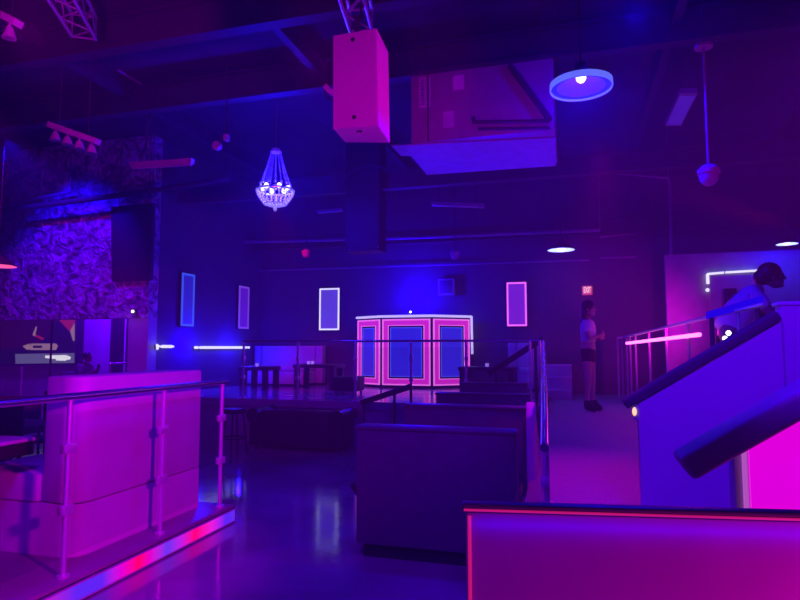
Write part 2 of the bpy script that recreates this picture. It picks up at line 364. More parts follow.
# tube lights and flat lights on the ceiling
def strip_light(a, b, w, h, label, tube, nm='strip_light'):
    a, b = Vector(a), Vector(b); t = thing(nm, (a+b)/2, label, 'strip light')
    MB().bar(a, b, w, h).build('housing', 'offwhite' if tube != 'none' else 'vinyl_mid', t)
    return t
a, b = at(131, 165, Y=7.4), at(193, 161, Y=7.4); t = strip_light(a, b, .07, .07, 'pink-lit tube light hung high right of the track lights', 'x')
MB().cyl(a+Vector((.02, 0, -.05)), b+Vector((-.02, 0, -.05)), .02).build('tube', 'offwhite', t)
MB().cyl(at(146, 160, Y=7.4), (at(146, 160, Y=7.4).x, 7.4, CEIL), .006, 6).build('hanger', 'steel', t)
t = thing('panel_light', at(681, 109, Y=6), 'flat rectangular ceiling light tilted above the deck at upper right', 'ceiling light')
zc = 4.6; q = [at(680, 93, Z=zc), at(698, 93, Z=zc), at(681, 126, Z=zc), at(665, 126, Z=zc)]
MB().hexa(q+[v+Vector((0, 0, .06)) for v in q]).build('housing', 'vinyl_mid', t)
c_ = sum(q, Vector())/4; q2 = [c_+(v-c_)*.88-Vector((0, 0, .004)) for v in q]
MB().quad(*q2).build('diffuser', emit('dim_blue_diffuser', (.04, .01, .5), .55), t)
for vx in (q[0], q[1]): MB().cyl(vx, (vx.x, vx.y, CEIL), .005, 5).build('hanger', 'steel', t)
for (x0, y0, x1, y1, yy, lab) in ((432, 204, 484, 206, 9.0, 'unlit strip light hung below the air unit'), (318, 212, 342, 210, 10.5, 'small unlit strip light right of the chandelier'), (465, 36, 503, 37, 7.4, 'unlit strip light high above the air unit')):
    a, b = at(x0, y0, Y=yy), at(x1, y1, Y=yy); t = strip_light(a, b, .12, .05, lab, 'none')
    for e_ in (a+(b-a)*.15, a+(b-a)*.85): MB().cyl(e_, (e_.x, e_.y, CEIL), .005, 5).build('hanger', 'steel', t)

# spotlight tracks
def track(a, b, n, label, drop=.10):
    a, b = Vector(a), Vector(b); t = thing('track_light', (a+b)/2, label, 'track light')
    MB().bar(a, b, .10, .07, bev=.008).build('rail', 'offwhite', t)
    for k in range(n):
        p = a+(b-a)*((k+.5)/n if n > 1 else .85) - Vector((0, 0, .03))
        h = MB().cyl(p, p-Vector((0, 0, drop*.45)), .012, 8).cone(p-Vector((0, 0, drop*1.35)), p-Vector((0, 0, drop*.4)), .065, .03, 14).build('lamp_head', 'offwhite', t)
        MB().cyl(p-Vector((0, 0, drop*1.37)), p-Vector((0, 0, drop*1.30)), .05, 14).build('lens', 'vinyl_mid', h)
    for q_ in (.2, .8):
        e_ = a+(b-a)*q_; MB().cyl(e_, (e_.x, e_.y, CEIL), .006, 6).build('hanger', 'steel', t)
    return t
track(at(50, 125, Y=5.6), at(98, 142, Y=5.6), 4, 'pink-lit spotlight track with four lamp heads at upper left')
track(at(-16, 6, Y=4.4), at(19, 24, Y=4.4), 2, 'spotlight track in the top left corner of the view', .12)

# hanging ball fixtures
def drop_ball(px, py, y, top, label, m):
    p = at(px, py, Y=y); ztop = top or CEIL; t = thing('ceiling_sensor', p, label, 'hanging sensor')
    MB().cyl(p, (p.x, p.y, ztop), .011, 8).build('rod', 'steel' if not top else 'vinyl_mid', t)
    if top: MB().cyl((p.x, p.y, top), (p.x, p.y, CEIL), .004, 6).build('hanger_wire', 'steel', t)
    if top: MB().cyl((p.x, p.y, top-.02), (p.x, p.y, top), .07, 16).build('mount_plate', 'vinyl_mid', t)
    MB().lathe([(0, .09), (.05, .085), (.085, .05), (.085, .02), (0, .02)], p, 16).build('bracket', m, t)
    MB().ball(p, .075, (1, 1, 1.1)).build('dome', m, t)
drop_ball(709, 176, 5.2, at(709, 45, Y=5.2).z, 'white dome camera on a long rod at upper right', 'offwhite')
drop_ball(306, 254, 10.5, 0, 'small red sensor on a rod above the white wall panel', mat('red_plastic', (.7, .05, .12), .5))
drop_ball(455, 255, 10.5, 0, 'small red-lit sensor on a rod above the booth', M['offwhite'])
p = at(215.5, 145, Y=7); t = thing('emergency_light', p, 'small round lamp with a box beside it on the ceiling left of the chandelier', 'lamp')
MB().cyl(p, p+Vector((0, .08, 0)), .06).build('lamp_head', 'offwhite', t); MB().box(at(223, 140, Y=7.02), at(230, 135.5, Y=7.1)).build('box', 'offwhite', t)
MB().bar(at(219, 139, Y=7.05), at(224, 137, Y=7.05), .02, .02).build('arm', 'steel', t)
MB().cyl(at(226, 136, Y=7.05), (at(226, 136, Y=7.05).x, 7.05, CEIL), .01, 6).build('rod', 'steel', t)

# trusses
def truss(a, b, w, label):
    a, b = Vector(a), Vector(b); d = (b-a).normalized(); sx = d.cross(Vector((0, 0, 1))).normalized(); uz = sx.cross(d)
    t = thing('lighting_truss', (a+b)/2, label, 'truss'); L = (b-a).length; n = max(3, int(L/(w*1.1)))
    cor = [(sx*i+uz*j)*w/2 for i, j in ((-1, -1), (1, -1), (1, 1), (-1, 1))]
    for c in cor: MB().cyl(a+c, b+c, .02, 8).build('chord', 'chrome', t)
    for s_ in range(4):
        m = MB()
        for k in range(n):
            p0 = a+d*L*k/n; p1 = a+d*L*(k+1)/n; c0, c1 = cor[s_], cor[(s_+1) % 4]
            m.cyl(p0+(c0 if k % 2 else c1), p1+(c1 if k % 2 else c0), .009, 6)
        m.cyl(b+cor[s_], b+cor[(s_+1) % 4], .012, 6); m.build('lacing', 'chrome', t)
    return t
ta, tb = at(35, -60, Y=3.6), at(84, 27, Y=5.2)
t = truss(ta, tb, .24, 'pink-lit box truss at the top left corner pointing towards the room')
MB().cyl(tb, tb+Vector((0, 0, CEIL-tb.z)), .015, 8).build('hanger', 'steel', t)
ta, tb = at(338, -60, Y=4.3), at(361, 20, Y=5.4)
t = truss(ta, tb, .22, 'pink-lit box truss carrying the hanging speaker')
MB().cyl(tb, tb+Vector((0, 0, CEIL-tb.z)), .015, 8).build('hanger', 'steel', t)

# hanging speaker (seen from behind)
n_ = [at(333, 35.5, Y=4.9), at(376.5, 27.5, Y=4.9), at(378, 125, Y=4.9), at(333, 129, Y=4.9)]
f_ = [at(346, 58, Y=5.28), at(388.5, 52, Y=5.28), at(390, 143, Y=5.28), at(345, 142.5, Y=5.28)]
sp_ = thing('hanging_speaker', (sum(n_+f_, Vector())/8), 'tall pale loudspeaker box hanging from the truss beside the air unit', 'speaker')
b = MB().hexa(n_+f_); bmesh.ops.bevel(b.bm, geom=b.bm.edges[:], offset=.006, segments=2, affect='EDGES'); b.build('cabinet', 'white', sp_)
for px, py in ((352.5, 39.5), (354, 117)):
    p = at(px, py, Y=4.895); MB().cyl(p, p+Vector((0, .012, 0)), .02, 16).build('rigging_point', 'black', sp_)
MB().bar(at(357, 130, Y=5.0)-Vector((0, 0, .01)), at(362, 130, Y=5.0)-Vector((0, 0, .01)), .02, .02).build('bottom_slot', 'black', sp_)
gp = f_; cen = sum(gp, Vector())/4
MB().hexa([cen+(v-cen)*.92+Vector((0, .006, 0)) for v in gp]+[cen+(v-cen)*.92+Vector((0, .018, 0)) for v in gp]).build('grille', 'black', sp_)
MB().tube([at(333, 55, Y=5.0), at(327, 62, Y=5.0), at(322, 80, Y=5.0), at(326, 95, Y=5.0), at(333, 102, Y=5.0)], .008, 6).build('cable', 'steel', sp_)
MB().bar(at(325, 86, Y=5.0), at(333, 94, Y=5.0), .05, .05, bev=.008).build('clamp', 'offwhite', sp_)
MB().bar(at(357, 31, Y=5.05), at(357, 16, Y=5.1), .05, .02).build('hanging_bracket', 'steel', sp_)

# air unit
A0, A1 = at(411, 72, Y=6.8), at(555, 140, Y=6.8); zt, zb_ = 4.86, 4.0
ac = thing('air_handling_unit', ((A0.x+A1.x)/2, 7.5, zb_), 'big boxy air unit hung under the ceiling behind the speaker', 'air unit')
acm = mat('galvanised_sheet', (.42, .41, .43), .5, .35, noise=.08)
MB().box((A0.x, 6.8, zb_), (A1.x, 8.1, zt), bev=.01).build('cabinet', acm, ac)
MB().box((at(428, 100, Y=6.79).x-.008, 6.785, zb_), (at(428, 100, Y=6.79).x+.008, 6.8, zt)).build('seam', 'steel', ac)
MB().box((A0.x-.015, 6.77, zt-.03), (A1.x, 6.8, zt+.02)).build('top_flange', 'steel', ac)
def sticker(x0, y0, x1, y1, m='offwhite', nm='sticker'):
    a, b = at(x0, y0, Y=6.79), at(x1, y1, Y=6.79); return MB().box((min(a.x, b.x), 6.788, min(a.z, b.z)), (max(a.x, b.x), 6.799, max(a.z, b.z))).build(nm, m, ac)
stm = mat('faded_sticker', (.62, .58, .64), .6)
for s_ in ((419, 78, 426.5, 107), (453, 76, 464, 89), (443, 112, 454, 127)): sticker(*s_, m=stm)
sticker(428.8, 77, 430.3, 106, stm, 'seam_tape'); sticker(468, 77, 472, 88, acm, 'sticker')
for k in range(9): sticker(420.5, 80+k*3, 424.5, 81+k*3, 'vinyl_mid', 'print_line')
MB().bar(at(510, 66, Y=6.72), at(550, 120, Y=6.72), .05, .10, up=(0, 1, 0)).build('brace', 'steel', ac)
MB().tube([at(473, 117, Y=6.74), at(474, 122, Y=6.74), at(549, 121, Y=6.74)], .022, 8).build('drain_pipe', 'black', ac)
MB().tube([at(478, 129, Y=6.74), at(550, 128, Y=6.74)], .018, 8).build('drain_pipe', 'black', ac)
zp = 3.98; pp = [at(x, y, Z=zp) for x, y in ((391, 146), (401, 156), (411, 156), (427, 175), (556, 166), (556, 138))]
MB().prism([(v.x, v.y) for v in pp], 'z', zp, zp+.018).build('drip_pan', mat('pan_metal', (.45, .45, .5), .55), ac)
for x in (A0.x+.12, A1.x-.12):
    for y in (6.9, 8.0): MB().cyl((x, y, zt), (x, y, CEIL), .008, 6).build('hanger', 'steel', ac)
# dark duct drop
da, db = at(346, 172, Y=9.7), at(379, 250, Y=9.7)
t = thing('air_duct', ((da.x+db.x)/2, 9.9, db.z), 'dark vertical duct hanging down left of the air unit above the stage', 'duct')
MB().box((da.x, 9.7, db.z), (db.x, 10.1, CEIL-.001)).build('duct_body', 'rubber', t)
for px, py in ((350, 251), (378, 248)):
    p = at(px, py, Y=9.69); MB().ball((p.x, 9.69, p.z+.02), .012).build('corner_bolt', 'chrome', t)

# ------------------------------------------------------------------ back wall and left wall fittings
def wall_panel(c0, c1, wall, label, edge, face, grp='glowing wall panels'):
    """a slim light box hung on a wall: dark frame, LED edge and dim face"""
    c0, c1 = Vector(c0), Vector(c1)
    t = thing('light_box', (c0+c1)/2, label, 'light box')
    if wall == 'back':
        x0, x1, z0, z1, y = c0.x, c1.x, c1.z, c0.z, YB-.06
        MB().box((x0-.02, y, z0-.02), (x1+.02, YB-.001, z1+.02)).build('frame', 'black', t)
        e = MB(); w = .035
        e.box((x0, y-.015, z0), (x0+w, y, z1)).box((x1-w, y-.015, z0), (x1, y, z1)).box((x0+w, y-.015, z0), (x1-w, y, z0+w)).box((x0+w, y-.015, z1-w), (x1-w, y, z1))
        e.build('led_edge', edge, t); MB().box((x0+w, y-.006, z0+w), (x1-w, y-.001, z1-w)).build('panel_face', face, t)
    else:
        y0, y1, z0, z1, x = c0.y, c1.y, c1.z, c0.z, XL+.06
        MB().box((XL+.001, y0-.02, z0-.02), (x, y1+.02, z1+.02)).build('frame', 'black', t)
        e = MB(); w = .04
        e.box((x, y0, z0), (x+.015, y0+w, z1)).box((x, y1-w, z0), (x+.015, y1, z1)).box((x, y0+w, z0), (x+.015, y1-w, z0+w)).box((x, y0+w, z1-w), (x+.015, y1-w, z1))
        e.build('led_edge', edge, t); MB().box((x+.001, y0+w, z0+w), (x+.006, y1-w, z1-w)).build('panel_face', face, t)
    return t
wall_panel(at(319.5, 288.5, Y=13.03), at(339, 330, Y=13.03), 'back', 'white-edged glowing panel on the back wall left of the booth', 'led_white', 'glow_lav')
wall_panel(at(506.5, 282.5, Y=13.03), at(527, 326, Y=13.03), 'back', 'magenta-edged glowing panel on the back wall right of the booth', 'led_pinkw', 'glow_mag')
wall_panel(at(182.5, 272.5, X=-7.23), at(193.5, 326.5, X=-7.23), 'left', 'blue-edged glowing panel on the left wall, nearest the textured wall', 'led_blue', 'glow_dkblue')
wall_panel(at(239.5, 285.5, X=-7.23), at(248.5, 329, X=-7.23), 'left', 'violet-edged glowing panel on the left wall near the corner', 'led_violet', 'glow_violet')
# led tubes on the left wall
def wall_tube(x0, x1, py, label):
    a, b = at(x0, py, X=-7.2), at(x1, py, X=-7.2); t = thing('led_tube', (a+b)/2, label, 'led tube')
    MB().cyl(a, b, .028).build('tube', 'led_white', t)
    for q in (a+(b-a)*.05, a+(b-a)*.95): MB().box((XL, q.y-.02, q.z-.03), (-7.18, q.y+.02, q.z+.03)).build('clip', 'black', t)
    return t
t = wall_tube(159, 173, 346.5, 'short white light tube on the left wall with a bent end')
MB().tube([at(159, 346.5, X=-7.2), at(157, 345, X=-7.2), at(157.5, 349.5, X=-7.2)], .022).build('bent_end', 'led_white', t)
wall_tube(195, 249, 347.5, 'long white light tube on the left wall near the stage corner')
# small square speaker box on back wall
a, b = at(438, 279, Y=12.95), at(454, 295, Y=12.95)
t = thing('wall_speaker', ((a.x+b.x)/2, 13, b.z), 'small square speaker on the back wall above the booth', 'speaker')
MB().box((a.x, 12.93, b.z), (b.x, YB-.001, a.z), bev=.012).build('cabinet', 'wall_mid', t); MB().box((a.x+.04, 12.915, b.z+.04), (b.x-.04, 12.93, a.z-.04), bev=.005).build('grille', 'wall_dark', t)
# exit sign
a, b = at(582, 286, Y=13.0), at(592.5, 294.5, Y=13.0)
t = thing('exit_sign', ((a.x+b.x)/2, 13.05, b.z), 'small red exit sign high on the back wall', 'exit sign')
MB().box((a.x, 13.0, b.z), (b.x, YB-.001, a.z), bev=.006).build('housing', 'exit_face', t)
fc = bpy.data.curves.new('EXIT', 'FONT'); fc.body = 'EXIT'; fc.size = .17; fc.extrude = .004; fc.align_x = 'CENTER'; fc.align_y = 'CENTER'; fc.offset = .004
fo = bpy.data.objects.new('tmp', fc); C.objects.link(fo); bpy.context.view_layer.update()
me = bpy.data.meshes.new_from_object(fo.evaluated_get(bpy.context.evaluated_depsgraph_get())); bpy.data.objects.remove(fo)
me.materials.clear(); me.materials.append(M['exit_text']); eo = bpy.data.objects.new('lettering', me); C.objects.link(eo); eo.parent = t
eo.rotation_euler = (PI/2, 0, 0); eo.location = (0, 12.99-13.05, (a.z-b.z)/2); eo.scale = (.42, 1.0, 1)
# hung black screen on the textured wall and small white spot over the opening
a, b = at(111, 207, Y=9.0), at(152, 280, Y=9.0)
t = thing('flat_screen', ((a.x+b.x)/2, 9.03, b.z), 'tall black screen hung at the right end of the textured wall', 'screen')
MB().hexa([(a.x, 9.0, a.z), (b.x-.04, 9.0, a.z+.02), (b.x-.04, 9.0, b.z), (a.x+.08, 9.0, b.z), (a.x, 9.0799, a.z), (b.x-.04, 9.0799, a.z+.02), (b.x-.04, 9.0799, b.z), (a.x+.08, 9.0799, b.z)]).build('casing', 'black', t)
MB().box((a.x+.12, 8.992, b.z+.06), (b.x-.1, 8.999, a.z-.06)).build('display', 'black', t)
for x_ in (a.x+.15, b.x-.15): MB().cyl((x_, 9.04, a.z), (x_, 9.04, CEIL), .006, 6).build('hanger_wire', 'steel', t)
p = at(133, 311.5, Y=9.0); t = thing('spot_lamp', p, 'tiny bright white spot lamp over the right end of the wide opening', 'lamp')
MB().cone(p, p+Vector((0, .078, .03)), .05, .03).build('housing', 'steel', t); MB().ball(p+Vector((0, -.01, 0)), .024).build('bulb', 'spot_white', t)

# ------------------------------------------------------------------ side bar behind the opening
yt = 12.5; a, b = at(-30, 319, Y=yt), at(75, 363.5, Y=yt)
t = thing('television', ((a.x+b.x)/2, yt, b.z), 'large wall television showing a red and tan stage picture in the side bar', 'television')
MB().box((a.x, yt, b.z-.02), (b.x+.02, 12.74, a.z+.1), bev=.01).build('casing', 'black', t)
scr = MB().box((a.x+.03, yt-.01, b.z), (b.x, yt, a.z+.06)).build('screen', 'tv_black', t)
def pic(pts, m, k=1, nm='picture'):
    MB().quad(*[Vector((at(x, y, Y=yt-.012-.002*k).x, yt-.012-.002*k, at(x, y, Y=yt-.012-.002*k).z)) for x, y in pts]).build(nm, m, scr)
pic([(0, 322), (75, 319.5), (75, 362), (0, 364)], 'tv_blue', 1, 'background_picture')
pic([(0, 321), (58, 319), (40, 346), (0, 350)], emit('screen_purple_picture', (.025, .001, .03), .7), 2, 'curtain_picture')
pic([(58, 319), (75, 318), (75, 332), (69, 331)], 'tv_red', 3, 'curtain_picture')
pic([(70, 331), (74.5, 323), (74.7, 341), (73, 341)], 'tv_tan', 4, 'figure_picture')
pic([(32.5, 335), (36, 326), (37, 327), (35, 336.5)], 'tv_tan', 4, 'figure_picture'); pic([(32, 335), (36, 334.5), (44, 338), (43, 340.5)], 'tv_red', 3, 'figure_picture')
pic([(22.5, 346), (30, 343.5), (31, 349), (27, 350)], 'tv_tan', 3, 'drum_picture'); pic([(31, 343.5), (56, 343.5), (58, 346), (56, 350), (30, 350)], 'tv_tan', 4, 'drum_picture'); pic([(33, 345.5), (42, 345.5), (42, 348), (33, 348)], 'tv_black', 5, 'drum_picture')
pic([(15, 354), (74.5, 353), (74.5, 363), (15.5, 363.7)], 'tv_grey', 3, 'banner_picture')
pic([(45, 355.5), (66, 355), (71, 357), (70, 359.5), (66, 360), (45, 358)], 'tv_white', 5, 'banner_picture'); pic([(56, 359), (66, 360), (66, 360.8), (56, 360.5)], 'tv_white', 5, 'banner_picture')
# bar rail in the opening
def guard_rail(name, pts, top_r, posts, zb, label, glass=True, clips=True, rails=(), topm='rail_top', postr=.018, gm='glass'):
    """rail: top tube through pts, posts under given fractions of each run, glass between them"""
    pts = [Vector(p) for p in pts]; t = thing(name, (pts[0].x, pts[0].y, zb if not callable(zb) else zb(pts[0])), label, 'railing')
    MB().tube(pts, top_r, 12).build('handrail', topm, t)
    ps = []
    for q in posts:
        n = len(pts)-1; k = min(n-1, int(q*n)); f = q*n-k; p = pts[k]+(pts[k+1]-pts[k])*f; z = zb(p) if callable(zb) else zb
        o = MB().cyl((p.x, p.y, z), p, postr, 12).build('post', 'chrome', t)
        MB().cyl((p.x, p.y, z), (p.x, p.y, z+.015), postr*2.2, 14).build('base_flange', 'chrome', o)
        if clips:
            H_ = p.z-z
            for h in (.37, .71):
                MB().box((p.x-.022, p.y-.045, z+H_*h-.03), (p.x+.022, p.y+.045, z+H_*h+.03), bev=.006).build('glass_clip', 'chrome', o)
        ps.append((p, z))
    if glass:
        for (p, z), (q, w) in zip(ps[:-1], ps[1:]):
            d = (q-p).normalized(); d.z = 0; e = d*.05; s_ = Vector((-d.y, d.x, 0)).normalized()*.005
            A_, B_ = p+e, q-e
            MB().hexa([(A_.x-s_.x, A_.y-s_.y, z+.12), (B_.x-s_.x, B_.y-s_.y, w+.12), (B_.x-s_.x, B_.y-s_.y, q.z-.1), (A_.x-s_.x, A_.y-s_.y, p.z-.1),
                       (A_.x+s_.x, A_.y+s_.y, z+.12), (B_.x+s_.x, B_.y+s_.y, w+.12), (B_.x+s_.x, B_.y+s_.y, q.z-.1), (A_.x+s_.x, A_.y+s_.y, p.z-.1)]).build('glass_panel', gm, t)
    for h in rails:
        MB().tube([Vector((p.x, p.y, z+h)) for p, z in ps], .012, 8).build('lower_rail', topm, t)
    return t
y_ = 10.2
guard_rail('guard_rail', [at(-40, 367, Y=y_), at(24, 366, Y=y_)], .02, (.3, .97), 0, 'thin steel rail below the television in the side bar', False, False)
guard_rail('guard_rail', [at(110, 364, Y=y_), at(131, 363, Y=y_)], .02, (.03, .97), 0, 'thin steel rail before the dark door in the side bar', False, False)
pipe('pipe', [(at(51.5, 340, Y=9.6).x, 9.6, 0), (at(51.5, 340, Y=9.6).x, 9.6, 2.5), (at(51.5, 340, Y=9.6).x, 9.6, CEIL)], .02, 'thin vertical pole in front of the wall television', 'steel', 'pole')

# ------------------------------------------------------------------ left platform: strip, rail, banquette, table
t = thing('led_strip', (PX+.012, 1.5, .03), 'red and blue light strip along the lower edge of the left platform', 'led strip')
MB().box((PX+.001, .9, .012), (PX+.012, 4.9, .125)).build('channel', 'black', t)
MB().box((PX+.012, 1.5, .02), (PX+.02, 4.88, .11)).build('led_tape', 'tape', t)
MB().box((PX+.012, .9, .112), (PX+.026, 4.9, .12)).box((PX+.012, .9, .010), (PX+.026, 4.9, .017)).build('lip', 'chrome', t)
RX = -3.03
guard_rail('guard_rail', [(RX, .9, 1.245), (RX, 4.86, 1.245)], .024, ((2.1-.9)/3.96, (3.08-.9)/3.96, (3.98-.9)/3.96, (4.78-.9)/3.96), .15, 'steel rail with round posts along the left platform edge', True, True, postr=.017)
# the long banquette with its back to the aisle
def arc(cx, cy, r, a0, a1, n=6): return [(cx+r*math.cos(math.radians(a0+(a1-a0)*i/n)), cy+r*math.sin(math.radians(a0+(a1-a0)*i/n))) for i in range(n+1)]
bq = thing('banquette', (-3.55, 4.0, .15), 'tall pale banquette with its rounded back behind the left platform rail', 'banquette')
BX, BY0, BY1 = -3.2, 3.34, 4.72
ol = [(BX-.32, BY1)] + [(BX-.32, BY0+.02)] + arc(BX-.14, BY0+.14, .14, 250, 360) + [(BX, BY1)]
MB().prism(ol, 'z', .50, 1.355, bev=.02).build('backrest', 'vinyl_light', bq)
ol2 = [(BX-1.0, BY1), (BX-1.0, BY0+.01)] + arc(BX-.12, BY0+.13, .12, 270, 360) + [(BX, BY1)]
MB().prism([(x+.0 if x < BX-.5 else x-.012, y+.006) for x, y in ol2], 'z', .15, .495).build('plinth', 'vinyl_light', bq)
MB().box((BX-1.0, BY0+.0, .498), (BX-.33, BY1, .69), bev=.02).build('seat_cushion', 'vinyl_light', bq)
# square pedestal table with a pink lit top
tb = thing('pedestal_table', (-3.96, 3.06, .15), 'square pedestal table with a pink-lit top at the left edge', 'table')
tx, ty = -3.96, 3.06
MB().box((tx-.34, ty-.33, .905), (tx+.34, ty+.33, .93), bev=.006).build('table_top', mat('table_laminate', (.6, .55, .6), .35), tb)
MB().box((tx-.335, ty-.325, .815), (tx+.335, ty+.325, .904), bev=.005).build('apron', 'black', tb)
MB().cyl((tx, ty, .17), (tx, ty, .81), .035).build('column', 'black', tb)
MB().lathe([(0, .03), (.10, .028), (.27, .012), (.28, 0), (0, 0)], (tx, ty, .15), 32).build('base', 'chrome', tb)
# chairs and tables seen dimly beyond
def dining_chair(loc, label, rot=0, m='vinyl_black', group=None, h=.46, bh=.95):
    x, y, z = loc; t = thing('chair', loc, label, 'chair', group)
    MB().box((x-.21, y-.2, z+h-.06), (x+.21, y+.2, z+h), bev=.02).build('seat', m, t)
    MB().box((x-.2, y+.17, z+h+.08), (x+.2, y+.21, z+bh), bev=.018).build('backrest', m, t)
    for sx in (-1, 1):
        MB().cyl((x+sx*.18, y+.18, z), (x+sx*.18, y+.19, z+bh-.1), .014, 8).build('leg', 'steel', t)
        MB().cyl((x+sx*.18, y-.17, z), (x+sx*.18, y-.16, z+h-.05), .014, 8).build('leg', 'steel', t)
    t.rotation_euler = (0, 0, rot); return t
ch = dining_chair((-5.05, 4.25, .15), 'dark chair between the pink-lit table and the banquette', .5, 'vinyl_dark')
copy_tree(ch, (-6.4, 5.9, 0), 'dark chair behind the tables below the wall television', 1.2)
copy_tree(ch, (-6.9, 6.9, 0), 'dark chair farther back before the wide opening', 2.6)
def square_table(c, w, d, h, z, label, leg=.09, top='wood_black'):
    t = thing('low_table', (c[0], c[1], z), label, 'table'); x, y = c
    MB().box((x-w/2, y-d/2, z+h-.07), (x+w/2, y+d/2, z+h), bev=.008).build('table_top', top, t)
    for sx in (-1, 1):
        for sy in (-1, 1): MB().box((x+sx*(w/2-.02-leg/2)-leg/2, y+sy*(d/2-.02-leg/2)-leg/2, z), (x+sx*(w/2-.02-leg/2)+leg/2, y+sy*(d/2-.02-leg/2)+leg/2, z+h-.07), bev=.004).build('leg', top, t)
    return t
square_table((-5.7, 5.0), .9, .8, .76, 0, 'dark table between the dim chairs left of the banquette', .06, 'vinyl_dark')
# stool near the end of the left platform
p = at(234, 455, Z=0); t = thing('bar_stool', (p.x, p.y, 0), 'dark stool standing on the floor beyond the left rail', 'stool')
MB().cyl((p.x, p.y, .60), (p.x, p.y, .67), .16, 20).build('seat', 'vinyl_black', t)
for i in range(4):
    a_ = PI/4+i*PI/2; MB().cyl((p.x+.19*math.cos(a_), p.y+.19*math.sin(a_), 0), (p.x+.12*math.cos(a_), p.y+.12*math.sin(a_), .60), .014, 8).build('leg', 'black', t)
MB().lathe([(.165, .24), (.178, .24), (.178, .26), (.165, .26), (.165, .24)], (p.x, p.y, 0), 20).build('foot_ring', 'black', t)

# ------------------------------------------------------------------ row of dark booths down the middle
def booth(y, x0, x1, zt, label, m='vinyl_dark', seam=True):
    t = thing('booth_bench', ((x0+x1)/2, y+.3, 0), label, 'booth')
    MB().box((x0, y, .10), (x1, y+.17, zt-.02), bev=.012).build('back_panel', m, t)
    MB().box((x0-.012, y-.012, zt-.028), (x1+.012, y+.185, zt), bev=.01).build('top_cap', m, t)
    MB().box((x0+.05, y+.04, 0), (x1-.05, y+.70, .098)).build('kickboard', 'black', t)
    MB().box((x0, y+.18, .10), (x1, y+.72, .36), bev=.01).build('seat_base', m, t)
    MB().box((x0+.01, y+.18, .362), (x1-.01, y+.75, .48), bev=.03).build('seat_cushion', 'vinyl_black', t)
    return t
booth(4.33, -1.585, -.40, .965, 'large black booth back, nearest of the dark row in the middle')
bth = booth(5.9, at(404, 407, Y=5.9).x, -.45, .985, 'dark booth back, second of the row in the middle')
MB().prism([(5.88, .1), (5.88, .90), (5.93, .99), (6.02, 1.03), (6.10, 1.0), (6.14, .9), (6.5, .62), (6.5, .1)], 'x', -.445, -.36, bev=.015).build('end_panel', 'vinyl_light', bth)
booth(7.4, at(436, 395, Y=7.4).x, -.51, .995, 'dark booth back, third of the row before the stage')
booth(8.55, at(460, 385, Y=8.55).x, -.62, 1.06, 'dark booth back, last of the row under the stage rail')
# rounded stool poking out left of the nearest booth
p = at(360, 499, Z=.25); t = thing('ottoman', (p.x+.03, p.y+.5, 0), 'low black round ottoman poking out left of the nearest dark booth', 'ottoman')
q = (p.x+.04, 5.36, 0)
MB().lathe([(0, .36), (.2, .36), (.245, .33), (.25, .28), (.19, .2), (.13, .06), (.13, .02), (0, .02)], q, 28).build('cushion', 'vinyl_black', t); MB().cyl((q[0], q[1], 0), (q[0], q[1], .02), .14, 20).build('base', 'black', t)

# near right bench with glowing piping
zt = 1.1; L = at(463, 505, Z=zt); Q = at(800, 514.5, Z=zt)
bn = thing('booth_bench', (L.x, L.y, 0), 'nearest padded booth back with glowing red piping at bottom right', 'booth')
LX, LY = L.x, L.y; bw = 2.1
MB().box((LX+.008, LY+.004, .02), (LX+bw, LY+.04, zt-.02), bev=.008).build('back_panel', mat('smooth_grey_vinyl', (.4, .38, .4), .38, noise=.04, bump=.02), bn)
MB().box((LX-.004, LY-.004, zt-.02), (LX+bw+.01, LY+.045, zt+.004), bev=.009, seg=4).build('top_roll', 'vinyl_dark', bn)
MB().tube([(LX+.002, LY-.006, zt-.012), (LX+bw, LY-.006, zt-.012)], .0036).tube([(LX+.018, LY+.001, zt-.03), (LX+.018, LY+.001, 0.02)], .0055).build('piping', 'pipe_red', bn)
MB().box((LX+.01, LY+.042, .0), (LX+bw, LY+.62, .42), bev=.01).build('seat_base', 'vinyl_dark', bn)
MB().box((LX+.01, LY+.066, .422), (LX+bw, LY+.64, .54), bev=.03).build('seat_cushion', 'vinyl_dark', bn)
bn.rotation_euler = (0, 0, math.atan2(Q.y-L.y, Q.x-L.x))

# ------------------------------------------------------------------ stage: rail, booth for the dj, tables, sofas
ry = 9.16
rp = [at(x, 341.2, Y=ry) for x in (243, 540)]
rp = [Vector((p.x, p.y, 1.66)) for p in rp]
fr = [(at(x, 341, Y=ry).x-rp[0].x)/(rp[1].x-rp[0].x) for x in (244, 298, 355.5, 411, 466, 530)]
guard_rail('guard_rail', rp, .018, fr+[.999], STZ, 'long steel rail with glass along the front of the stage', True, True, postr=.02)
